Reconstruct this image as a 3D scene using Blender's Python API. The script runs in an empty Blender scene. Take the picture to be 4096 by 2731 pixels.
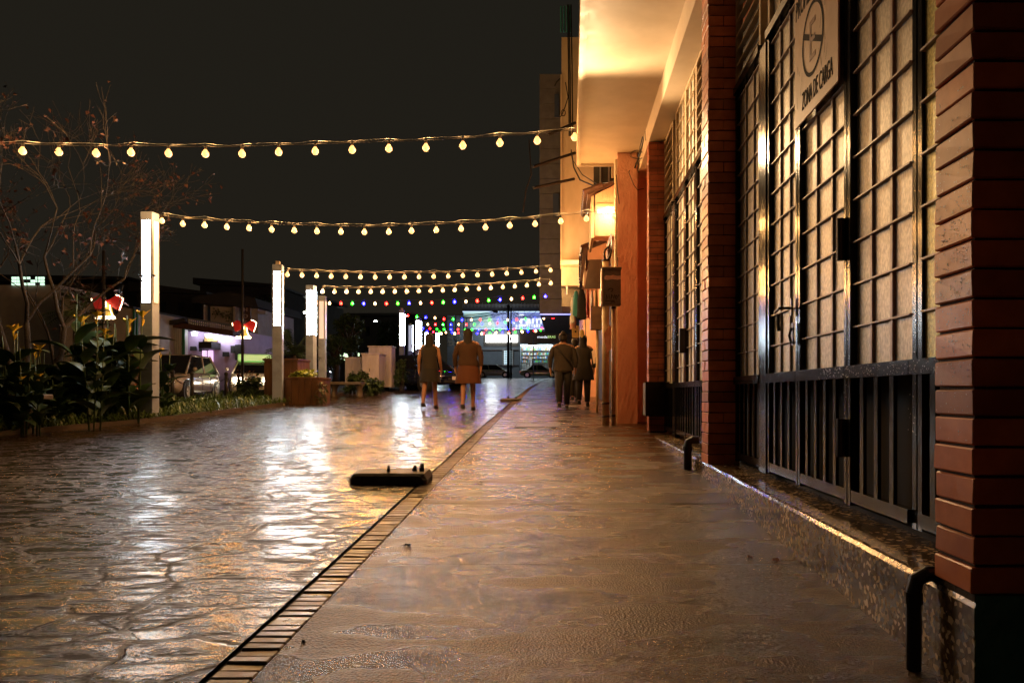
import bpy, bmesh, math, random
from mathutils import Vector, Matrix, Euler
random.seed(7)
HAZE = 0
F = 3000.0; VX = 2260.0; VY = 1575.0; CH = 1.05
sc = bpy.context.scene
col = sc.collection
R = math.radians

def P(px, py, D):
    """a point of the photograph's grid at distance D (metres along the street)"""
    return Vector(((px-VX)/F*D, D, CH+(VY-py)/F*D))
def PX(px, D): return (px-VX)/F*D
def PZ(py, D): return CH+(VY-py)/F*D
def GZ(D):
    """height of the rising street at distance D"""
    if D < 30: return .0433*D
    if D < 81: return 1.299+(D-30)*.0294
    return 2.798+(D-81)*.002

# ------------------------------------------------------------------ mesh builder
class MB:
    def __init__(s): s.v = []; s.f = []; s.m = []; s.cm = 0
    def add(s, vs, fs):
        o = len(s.v); s.v += [tuple(v) for v in vs]
        s.f += [tuple(i+o for i in f) for f in fs]; s.m += [s.cm]*len(fs)
        return s
    def box(s, a, b):
        (x0, y0, z0), (x1, y1, z1) = a, b
        x0, x1 = min(x0, x1), max(x0, x1); y0, y1 = min(y0, y1), max(y0, y1); z0, z1 = min(z0, z1), max(z0, z1)
        v = [(x0,y0,z0),(x1,y0,z0),(x1,y1,z0),(x0,y1,z0),(x0,y0,z1),(x1,y0,z1),(x1,y1,z1),(x0,y1,z1)]
        return s.add(v, [(0,3,2,1),(4,5,6,7),(0,1,5,4),(1,2,6,5),(2,3,7,6),(3,0,4,7)])
    def cbox(s, a, b, c=.006, jit=0.0):
        """box with chamfered edges"""
        (x0, y0, z0), (x1, y1, z1) = a, b
        vs = []; idx = {}
        for i, X in enumerate((x0, x1)):
            for j, Y in enumerate((y0, y1)):
                for k, Z in enumerate((z0, z1)):
                    sx, sy, sz = (c if i == 0 else -c), (c if j == 0 else -c), (c if k == 0 else -c)
                    q = [random.uniform(-jit, jit) for _ in range(3)]
                    for ax in range(3):
                        p = [X+q[0], Y+q[1], Z+q[2]]
                        if ax != 0: p[0] += sx
                        if ax != 1: p[1] += sy
                        if ax != 2: p[2] += sz
                        # vertex lying on face normal to axis ax
                        idx[(i, j, k, ax)] = len(vs); vs.append(p)
        g = lambda i, j, k, a: idx[(i, j, k, a)]
        fs = []
        for i in (0, 1):
            fs.append((g(i,0,0,0), g(i,1,0,0), g(i,1,1,0), g(i,0,1,0)))
            fs.append((g(0,i,0,1), g(1,i,0,1), g(1,i,1,1), g(0,i,1,1)))
            fs.append((g(0,0,i,2), g(1,0,i,2), g(1,1,i,2), g(0,1,i,2)))
        for i in (0, 1):
            for j in (0, 1):
                fs.append((g(i,j,0,0), g(i,j,1,0), g(i,j,1,1), g(i,j,0,1)))
                fs.append((g(i,0,j,0), g(i,1,j,0), g(i,1,j,2), g(i,0,j,2)))
                fs.append((g(0,i,j,1), g(1,i,j,1), g(1,i,j,2), g(0,i,j,2)))
        for i in (0, 1):
            for j in (0, 1):
                for k in (0, 1): fs.append((g(i,j,k,0), g(i,j,k,1), g(i,j,k,2)))
        return s.add(vs, fs)
    def quad(s, a, b, c, d): return s.add([a, b, c, d], [(0, 1, 2, 3)])
    def prism(s, pts, axis, a, b):
        """polygon pts (2d) extruded along axis from a to b"""
        def mk(p, t):
            if axis == 'x': return (t, p[0], p[1])
            if axis == 'y': return (p[0], t, p[1])
            return (p[0], p[1], t)
        n = len(pts)
        v = [mk(p, a) for p in pts]+[mk(p, b) for p in pts]
        return s.add(v, [tuple(range(n))[::-1], tuple(range(n, 2*n))]+[(i, (i+1) % n, n+(i+1) % n, n+i) for i in range(n)])
    def tube(s, pts, r, n=8, r2=None, cap=True):
        pts = [Vector(p) for p in pts]; m = len(pts)
        if m < 2: return s
        rs = r if isinstance(r, (list, tuple)) else [r+(((r2 if r2 is not None else r)-r)*i/(m-1)) for i in range(m)]
        vs = []; prev = None
        for i, p in enumerate(pts):
            t = (pts[min(i+1, m-1)]-pts[max(i-1, 0)])
            if t.length < 1e-9: t = Vector((0, 0, 1))
            t.normalize()
            if prev is None:
                u = t.cross(Vector((0, 0, 1)))
                if u.length < .05: u = t.cross(Vector((1, 0, 0)))
            else: u = prev-t*prev.dot(t)
            u.normalize(); prev = u; w = t.cross(u)
            for k in range(n):
                a = 2*math.pi*k/n; vs.append(p+(u*math.cos(a)+w*math.sin(a))*rs[i])
        fs = [(i*n+k, i*n+(k+1) % n, (i+1)*n+(k+1) % n, (i+1)*n+k) for i in range(m-1) for k in range(n)]
        if cap: fs += [tuple(range(n))[::-1], tuple(range((m-1)*n, m*n))]
        return s.add(vs, fs)
    def cyl(s, c, r, h, n=16, r2=None, axis='z'):
        c = Vector(c); d = {'x': Vector((1,0,0)), 'y': Vector((0,1,0)), 'z': Vector((0,0,1))}[axis]
        return s.tube([c, c+d*h], r, n, r if r2 is None else r2)
    def rings(s, rr, n=16, cap=True):
        """rr: list of (cx, cy, z, rx, ry)"""
        vs = [(cx+rx*math.cos(2*math.pi*k/n), cy+ry*math.sin(2*math.pi*k/n), z) for cx, cy, z, rx, ry in rr for k in range(n)]
        m = len(rr)
        fs = [(i*n+k, i*n+(k+1) % n, (i+1)*n+(k+1) % n, (i+1)*n+k) for i in range(m-1) for k in range(n)]
        if cap: fs += [tuple(range(n))[::-1], tuple(range((m-1)*n, m*n))]
        return s.add(vs, fs)
    def ball(s, c, r, n=8, sz=1.0):
        rr = []
        for i in range(n+1):
            a = math.pi*i/n; rr.append((c[0], c[1], c[2]-r*sz*math.cos(a), max(r*math.sin(a), 1e-4), max(r*math.sin(a), 1e-4)))
        return s.rings(rr, max(8, n))
    def xf(s, M):
        s.v = [tuple(M @ Vector(v)) for v in s.v]; return s
    def shift(s, d):
        s.v = [(v[0]+d[0], v[1]+d[1], v[2]+d[2]) for v in s.v]; return s
    def join(s, o, M=None):
        vs = [tuple(M @ Vector(v)) for v in o.v] if M is not None else o.v
        return s.add(vs, o.f)
    def mesh(s, name, mats, smooth=False):
        me = bpy.data.meshes.new(name); me.from_pydata(s.v, [], s.f)
        for m in (mats if isinstance(mats, (list, tuple)) else [mats]): me.materials.append(m)
        if max(s.m or [0]) > 0: me.polygons.foreach_set('material_index', s.m)
        if smooth: me.polygons.foreach_set('use_smooth', [True]*len(me.polygons))
        me.update()
        bm = bmesh.new(); bm.from_mesh(me); bmesh.ops.recalc_face_normals(bm, faces=bm.faces); bm.to_mesh(me); bm.free()
        return me

def tag(o, label=None, cat=None, group=None, kind=None):
    if label: o['label'] = label
    if cat: o['category'] = cat
    if group: o['group'] = group
    if kind: o['kind'] = kind
    return o
def obj(name, mb, mats, parent=None, smooth=False, world=True):
    """links mb as ONE object; vertices given in world coordinates are moved into the parent's frame"""
    me = mb.mesh(name, mats, smooth) if isinstance(mb, MB) else mb
    o = bpy.data.objects.new(name, me); col.objects.link(o)
    if parent is not None:
        o.parent = parent
        if world and isinstance(mb, MB):
            off = Vector((0, 0, 0)); q = parent
            while q is not None: off += q.location; q = q.parent
            me.transform(Matrix.Translation(-off))
    return o
def thing(name, label, cat, loc=(0, 0, 0), rz=0, group=None):
    o = bpy.data.objects.new(name, None); col.objects.link(o)
    o.empty_display_size = .2
    o.location = loc; o.rotation_euler = (0, 0, rz)
    return tag(o, label, cat, group)
def solo(name, mb, mats, label, cat, group=None, smooth=False, base=None, kind=None):
    """a thing that is one mesh, its origin moved to its base"""
    o = obj(name, mb, mats, None, smooth)
    if base is not None:
        o.data.transform(Matrix.Translation(-Vector(base))); o.location = base
    return tag(o, label, cat, group, kind)
def dup(root, loc, rz, label=None, group=None, sc_=None):
    r = root.copy(); col.objects.link(r); r.location = loc; r.rotation_euler = (0, 0, rz)
    if sc_: r.scale = (sc_, sc_, sc_)
    if label: r['label'] = label
    if group: r['group'] = group
    for ch in list(root.children):
        c = ch.copy(); col.objects.link(c); c.parent = r
        for g in ch.children:
            d = g.copy(); col.objects.link(d); d.parent = c
    return r
def text_mb(body, h, depth=.004, sx=1.0, spacing=1.0):
    """text as mesh in the XZ plane, facing -Y, left-bottom at 0,0; cap height about h"""
    cu = bpy.data.curves.new('t', 'FONT'); cu.body = body; cu.size = h/.7; cu.extrude = depth; cu.resolution_u = 3; cu.space_character = spacing
    o = bpy.data.objects.new('t', cu); col.objects.link(o)
    bpy.context.view_layer.update()
    me = bpy.data.meshes.new_from_object(o.evaluated_get(bpy.context.evaluated_depsgraph_get()))
    mb = MB(); mb.add([(v.co.x*sx, -v.co.z, v.co.y) for v in me.vertices], [tuple(p.vertices) for p in me.polygons])
    bpy.data.objects.remove(o); bpy.data.curves.remove(cu); bpy.data.meshes.remove(me)
    return mb
def skin_mb(verts, edges, radii, sub=1):
    me = bpy.data.meshes.new('s'); me.from_pydata(verts, edges, [])
    o = bpy.data.objects.new('s', me); col.objects.link(o)
    md = o.modifiers.new('k', 'SKIN'); md.use_smooth_shade = True
    for i, r in enumerate(radii):
        r = r if isinstance(r, tuple) else (r, r)
        me.skin_vertices[0].data[i].radius = r
    me.skin_vertices[0].data[0].use_root = True
    s2 = o.modifiers.new('u', 'SUBSURF'); s2.levels = sub; s2.render_levels = sub
    bpy.context.view_layer.update()
    m2 = bpy.data.meshes.new_from_object(o.evaluated_get(bpy.context.evaluated_depsgraph_get()))
    mb = MB(); mb.add([tuple(v.co) for v in m2.vertices], [tuple(p.vertices) for p in m2.polygons])
    bpy.data.objects.remove(o); bpy.data.meshes.remove(me); bpy.data.meshes.remove(m2)
    return mb

# ------------------------------------------------------------------ materials
def node(nt, t, **kw):
    n = nt.nodes.new(t)
    for k, v in kw.items():
        if k in n.inputs.keys(): n.inputs[k].default_value = v
        else: setattr(n, k, v)
    return n
def c4(c): return (c[0], c[1], c[2], 1.0)
def mat(name, c=(.5, .5, .5), rough=.6, metal=0.0, c2=None, cs=4.0, cdet=4, bs=None, bst=.3, bd=.01, rv=0.0, rs=6.0,
        em=None, es=0.0, stretch=(1, 1, 1), coat=0.0, trans=0.0, ior=1.45, alpha=1.0, drops=0.0, streak=None, csharp=(.35, .65), spec=.5, crough=.08, course=0.0):
    m = bpy.data.materials.new(name); m.use_nodes = True; nt = m.node_tree; L = nt.links
    b = nt.nodes['Principled BSDF']
    b.inputs['Base Color'].default_value = c4(c); b.inputs['Roughness'].default_value = rough; b.inputs['Metallic'].default_value = metal
    b.inputs['Coat Weight'].default_value = coat; b.inputs['Coat Roughness'].default_value = crough
    b.inputs['Transmission Weight'].default_value = trans; b.inputs['IOR'].default_value = ior; b.inputs['Alpha'].default_value = alpha
    b.inputs['Specular IOR Level'].default_value = spec
    if em is not None:
        b.inputs['Emission Color'].default_value = c4(em); b.inputs['Emission Strength'].default_value = es
    tc = node(nt, 'ShaderNodeTexCoord'); mp = node(nt, 'ShaderNodeMapping'); mp.inputs['Scale'].default_value = stretch
    L.new(tc.outputs['Object'], mp.inputs['Vector'])
    def noise(sca, det=4, rgh=.55):
        n = node(nt, 'ShaderNodeTexNoise', Scale=sca, Detail=det, Roughness=rgh); L.new(mp.outputs[0], n.inputs['Vector']); return n
    if c2 is not None:
        n = noise(cs, cdet); cr = node(nt, 'ShaderNodeValToRGB')
        cr.color_ramp.elements[0].position = csharp[0]; cr.color_ramp.elements[1].position = csharp[1]
        cr.color_ramp.elements[0].color = c4(c); cr.color_ramp.elements[1].color = c4(c2)
        L.new(n.outputs['Fac'], cr.inputs[0]); L.new(cr.outputs[0], b.inputs['Base Color'])
    if rv > 0:
        n = noise(rs, 3); mr = node(nt, 'ShaderNodeMapRange')
        mr.inputs['From Min'].default_value = .3; mr.inputs['From Max'].default_value = .7
        mr.inputs['To Min'].default_value = max(.03, rough-rv); mr.inputs['To Max'].default_value = rough+rv
        L.new(n.outputs['Fac'], mr.inputs['Value']); L.new(mr.outputs[0], b.inputs['Roughness'])
    if course > 0:
        sx = node(nt, 'ShaderNodeSeparateXYZ'); L.new(tc.outputs['Object'], sx.inputs[0])
        sn = node(nt, 'ShaderNodeMath', operation='SNAP'); sn.inputs[1].default_value = course; L.new(sx.outputs['Z'], sn.inputs[0])
        wn = node(nt, 'ShaderNodeTexWhiteNoise', noise_dimensions='1D'); L.new(sn.outputs[0], wn.inputs['W'])
        mr = node(nt, 'ShaderNodeMapRange'); mr.inputs['To Min'].default_value = .62; mr.inputs['To Max'].default_value = 1.25; L.new(wn.outputs['Value'], mr.inputs['Value'])
        mm = node(nt, 'ShaderNodeVectorMath', operation='SCALE'); L.new(cr.outputs[0], mm.inputs[0]); L.new(mr.outputs[0], mm.inputs['Scale']); L.new(mm.outputs[0], b.inputs['Base Color'])
    hgt = None
    if bs is not None:
        n = noise(bs, 5, .6); hgt = n.outputs['Fac']
    if drops > 0:
        v = node(nt, 'ShaderNodeTexVoronoi', Scale=drops); L.new(mp.outputs[0], v.inputs['Vector'])
        mr = node(nt, 'ShaderNodeMapRange'); mr.inputs['From Min'].default_value = .32; mr.inputs['From Max'].default_value = .0
        L.new(v.outputs['Distance'], mr.inputs['Value'])
        pw = node(nt, 'ShaderNodeMath', operation='MULTIPLY'); pw.inputs[1].default_value = 1.2; L.new(mr.outputs[0], pw.inputs[0])
        mx = node(nt, 'ShaderNodeMix'); mx.inputs['B'].default_value = .04
        mx.inputs['A'].default_value = rough; L.new(mr.outputs[0], mx.inputs['Factor'])
        L.new(mx.outputs[0], b.inputs['Roughness'])
        if hgt is None: hgt = pw.outputs[0]
        else:
            a = node(nt, 'ShaderNodeMath', operation='ADD'); L.new(hgt, a.inputs[0]); L.new(pw.outputs[0], a.inputs[1]); hgt = a.outputs[0]
    if hgt is not None:
        bp = node(nt, 'ShaderNodeBump', Strength=bst, Distance=bd); L.new(hgt, bp.inputs['Height']); L.new(bp.outputs[0], b.inputs['Normal'])
    return m
def emit(name, c, s):
    m = bpy.data.materials.new(name); m.use_nodes = True; nt = m.node_tree
    b = nt.nodes['Principled BSDF']; b.inputs['Base Color'].default_value = c4((.8, .8, .8)); b.inputs['Roughness'].default_value = .3
    b.inputs['Emission Color'].default_value = c4(c); b.inputs['Emission Strength'].default_value = s
    return m

def wet_paving():
    """stamped flagstone concrete, wet: irregular stones with dark rough grooves, relief and a grain of small pebbles"""
    m = bpy.data.materials.new('wet_flagstone'); m.use_nodes = True; nt = m.node_tree; L = nt.links; b = nt.nodes['Principled BSDF']
    tc = node(nt, 'ShaderNodeTexCoord')
    def mapped(sx, sy):
        mp = node(nt, 'ShaderNodeMapping'); mp.inputs['Scale'].default_value = (sx, sy, 1); L.new(tc.outputs['Object'], mp.inputs['Vector']); return mp.outputs[0]
    def noise(v, sca, det, rg):
        n = node(nt, 'ShaderNodeTexNoise', Scale=sca, Detail=det, Roughness=rg); L.new(v, n.inputs['Vector']); return n
    def mul(a, k):
        q = node(nt, 'ShaderNodeMath', operation='MULTIPLY'); L.new(a, q.inputs[0])
        if isinstance(k, float): q.inputs[1].default_value = k
        else: L.new(k, q.inputs[1])
        return q.outputs[0]
    def add(a, c_):
        q = node(nt, 'ShaderNodeMath', operation='ADD'); L.new(a, q.inputs[0]); L.new(c_, q.inputs[1]); return q.outputs[0]
    def rng(v, a0, a1, b0, b1):
        r = node(nt, 'ShaderNodeMapRange'); r.inputs['From Min'].default_value = a0; r.inputs['From Max'].default_value = a1
        r.inputs['To Min'].default_value = b0; r.inputs['To Max'].default_value = b1; L.new(v, r.inputs['Value']); return r.outputs[0]
    nz = noise(tc.outputs['Object'], 2.6, 5.0, .6)
    mx = node(nt, 'ShaderNodeMix', data_type='VECTOR'); mx.inputs['Factor'].default_value = .2
    L.new(tc.outputs['Object'], mx.inputs[4]); L.new(nz.outputs['Color'], mx.inputs[5])
    ve = node(nt, 'ShaderNodeTexVoronoi', feature='DISTANCE_TO_EDGE', Scale=2.9); L.new(mx.outputs[1], ve.inputs['Vector'])
    vc = node(nt, 'ShaderNodeTexVoronoi', feature='F1', Scale=2.9); L.new(mx.outputs[1], vc.inputs['Vector'])
    g0 = rng(ve.outputs['Distance'], .006, .05, 0.0, 1.0)
    lost = rng(noise(tc.outputs['Object'], 1.9, 4.0, .6).outputs['Fac'], .46, .62, .0, .75)
    mxg = node(nt, 'ShaderNodeMath', operation='MAXIMUM'); L.new(g0, mxg.inputs[0]); L.new(lost, mxg.inputs[1]); groove = mxg.outputs[0]
    n1 = noise(mapped(.7, 1.25), 10.0, 9.0, .72)
    n4 = noise(mapped(.6, 1.9), 4.2, 6.0, .62)
    pits = rng(noise(mapped(.5, 1.9), 7.0, 7.0, .72).outputs['Fac'], .41, .52, 0.0, 1.0)
    pb = node(nt, 'ShaderNodeTexVoronoi', Scale=75.0); L.new(tc.outputs['Object'], pb.inputs['Vector'])
    sep = node(nt, 'ShaderNodeSeparateColor'); L.new(vc.outputs['Color'], sep.inputs[0])
    sp = node(nt, 'ShaderNodeSeparateColor'); L.new(pb.outputs['Color'], sp.inputs[0])
    h = add(mul(groove, .75), mul(n1.outputs['Fac'], .60)); h = add(h, mul(n4.outputs['Fac'], .45)); h = add(h, mul(sep.outputs[0], .25)); h = add(h, mul(pb.outputs['Distance'], -.10)); h = add(h, mul(pits, .35))
    s5 = node(nt, 'ShaderNodeVectorMath', operation='SUBTRACT'); L.new(vc.outputs['Color'], s5.inputs[0]); s5.inputs[1].default_value = (.5, .5, .5)
    s6 = node(nt, 'ShaderNodeVectorMath', operation='SUBTRACT'); L.new(mx.outputs[1], s6.inputs[0]); L.new(vc.outputs['Position'], s6.inputs[1])
    s7 = node(nt, 'ShaderNodeVectorMath', operation='MULTIPLY'); L.new(s6.outputs[0], s7.inputs[0]); s7.inputs[1].default_value = (.6, 1.4, 0)
    dt = node(nt, 'ShaderNodeVectorMath', operation='DOT_PRODUCT'); L.new(s5.outputs[0], dt.inputs[0]); L.new(s7.outputs[0], dt.inputs[1])
    h = add(h, mul(dt.outputs['Value'], 16.0))
    bp = node(nt, 'ShaderNodeBump', Strength=.9, Distance=.0052); L.new(h, bp.inputs['Height']); L.new(bp.outputs[0], b.inputs['Normal'])
    face = mul(mul(groove, pits), rng(n1.outputs['Fac'], .3, .7, .35, 1.0))
    cr = node(nt, 'ShaderNodeValToRGB'); cr.color_ramp.elements[0].color = (.005, .003, .002, 1); cr.color_ramp.elements[1].color = (.060, .034, .014, 1)
    L.new(mul(face, rng(sp.outputs[0], 0.0, 1.0, .45, 1.25)), cr.inputs[0]); L.new(cr.outputs[0], b.inputs['Base Color'])
    L.new(rng(face, 0.0, .5, .50, .13), b.inputs['Roughness'])
    L.new(rng(face, 0.0, .45, .05, .55), b.inputs['Specular IOR Level']); b.inputs['IOR'].default_value = 1.75
    return m
def wet_aggregate():
    m = bpy.data.materials.new('wet_exposed_aggregate'); m.use_nodes = True; nt = m.node_tree; L = nt.links; b = nt.nodes['Principled BSDF']
    tc = node(nt, 'ShaderNodeTexCoord')
    v = node(nt, 'ShaderNodeTexVoronoi', Scale=95.0); L.new(tc.outputs['Object'], v.inputs['Vector'])
    v2 = node(nt, 'ShaderNodeTexVoronoi', Scale=230.0); L.new(tc.outputs['Object'], v2.inputs['Vector'])
    n1 = node(nt, 'ShaderNodeTexNoise', Scale=1.4, Detail=4.0, Roughness=.6); L.new(tc.outputs['Object'], n1.inputs['Vector'])
    mp = node(nt, 'ShaderNodeMapping'); mp.inputs['Scale'].default_value = (1.0, 2.6, 1); L.new(tc.outputs['Object'], mp.inputs['Vector'])
    n2 = node(nt, 'ShaderNodeTexNoise', Scale=1.7, Detail=3.0); L.new(mp.outputs[0], n2.inputs['Vector'])
    # height: pebbles, faded where water stands
    wet = node(nt, 'ShaderNodeMapRange'); wet.inputs['From Min'].default_value = .42; wet.inputs['From Max'].default_value = .62
    wet.inputs['To Min'].default_value = .25; wet.inputs['To Max'].default_value = 1.0; L.new(n2.outputs['Fac'], wet.inputs['Value'])
    a = node(nt, 'ShaderNodeMath', operation='MULTIPLY'); L.new(v.outputs['Distance'], a.inputs[0]); L.new(wet.outputs[0], a.inputs[1])
    a2 = node(nt, 'ShaderNodeMath', operation='MULTIPLY_ADD'); L.new(v2.outputs['Distance'], a2.inputs[0]); a2.inputs[1].default_value = .35; L.new(a.outputs[0], a2.inputs[2])
    a3 = node(nt, 'ShaderNodeMath', operation='MULTIPLY_ADD'); L.new(n1.outputs['Fac'], a3.inputs[0]); a3.inputs[1].default_value = .4; L.new(a2.outputs[0], a3.inputs[2])
    bp = node(nt, 'ShaderNodeBump', Strength=1.0, Distance=.0062); L.new(a3.outputs[0], bp.inputs['Height']); L.new(bp.outputs[0], b.inputs['Normal'])
    cr = node(nt, 'ShaderNodeValToRGB'); cr.color_ramp.elements[0].color = (.012, .007, .003, 1); cr.color_ramp.elements[1].color = (.095, .050, .020, 1)
    sc_ = node(nt, 'ShaderNodeSeparateColor'); L.new(v.outputs['Color'], sc_.inputs[0]); L.new(sc_.outputs[0], cr.inputs[0])
    cm = node(nt, 'ShaderNodeMix', data_type='RGBA'); cm.blend_type = 'MULTIPLY'; cm.inputs['Factor'].default_value = .8
    cr2 = node(nt, 'ShaderNodeValToRGB'); cr2.color_ramp.elements[0].color = (.55, .5, .45, 1); cr2.color_ramp.elements[0].position = .35; cr2.color_ramp.elements[1].color = (1.2, 1.1, 1, 1); cr2.color_ramp.elements[1].position = .65
    L.new(n1.outputs['Fac'], cr2.inputs[0]); L.new(cr.outputs[0], cm.inputs[6]); L.new(cr2.outputs[0], cm.inputs[7]); L.new(cm.outputs[2], b.inputs['Base Color'])
    rr = node(nt, 'ShaderNodeMapRange'); rr.inputs['From Min'].default_value = .4; rr.inputs['From Max'].default_value = .62
    rr.inputs['To Min'].default_value = .12; rr.inputs['To Max'].default_value = .40
    L.new(n2.outputs['Fac'], rr.inputs['Value']); L.new(rr.outputs[0], b.inputs['Roughness']); b.inputs['IOR'].default_value = 1.45; b.inputs['Specular Tint'].default_value = (1, .80, .56, 1)
    return m
def terrazzo():
    m = bpy.data.materials.new('terrazzo'); m.use_nodes = True; nt = m.node_tree; L = nt.links; b = nt.nodes['Principled BSDF']
    tc = node(nt, 'ShaderNodeTexCoord')
    v = node(nt, 'ShaderNodeTexVoronoi', Scale=60.0); L.new(tc.outputs['Object'], v.inputs['Vector'])
    n = node(nt, 'ShaderNodeTexNoise', Scale=5.0, Detail=5.0); L.new(tc.outputs['Object'], n.inputs['Vector'])
    sep = node(nt, 'ShaderNodeSeparateColor'); L.new(v.outputs['Color'], sep.inputs[0])
    cr = node(nt, 'ShaderNodeValToRGB'); cr.color_ramp.interpolation = 'CONSTANT'
    e = cr.color_ramp.elements; e[0].color = (.10, .065, .035, 1); e[1].position = .55; e[1].color = (.17, .12, .07, 1)
    x = e.new(.8); x.color = (.70, .55, .36, 1)
    L.new(sep.outputs[0], cr.inputs[0])
    cm = node(nt, 'ShaderNodeMix', data_type='RGBA'); cm.blend_type = 'MULTIPLY'; cm.inputs['Factor'].default_value = 1
    cr2 = node(nt, 'ShaderNodeValToRGB'); cr2.color_ramp.elements[0].color = (.35, .33, .3, 1); cr2.color_ramp.elements[0].position = .35; cr2.color_ramp.elements[1].position = .62
    L.new(n.outputs['Fac'], cr2.inputs[0]); L.new(cr.outputs[0], cm.inputs[6]); L.new(cr2.outputs[0], cm.inputs[7]); L.new(cm.outputs[2], b.inputs['Base Color'])
    b.inputs['Roughness'].default_value = .16
    bp = node(nt, 'ShaderNodeBump', Strength=.35, Distance=.004); L.new(n.outputs['Fac'], bp.inputs['Height']); L.new(bp.outputs[0], b.inputs['Normal'])
    return m
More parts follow.
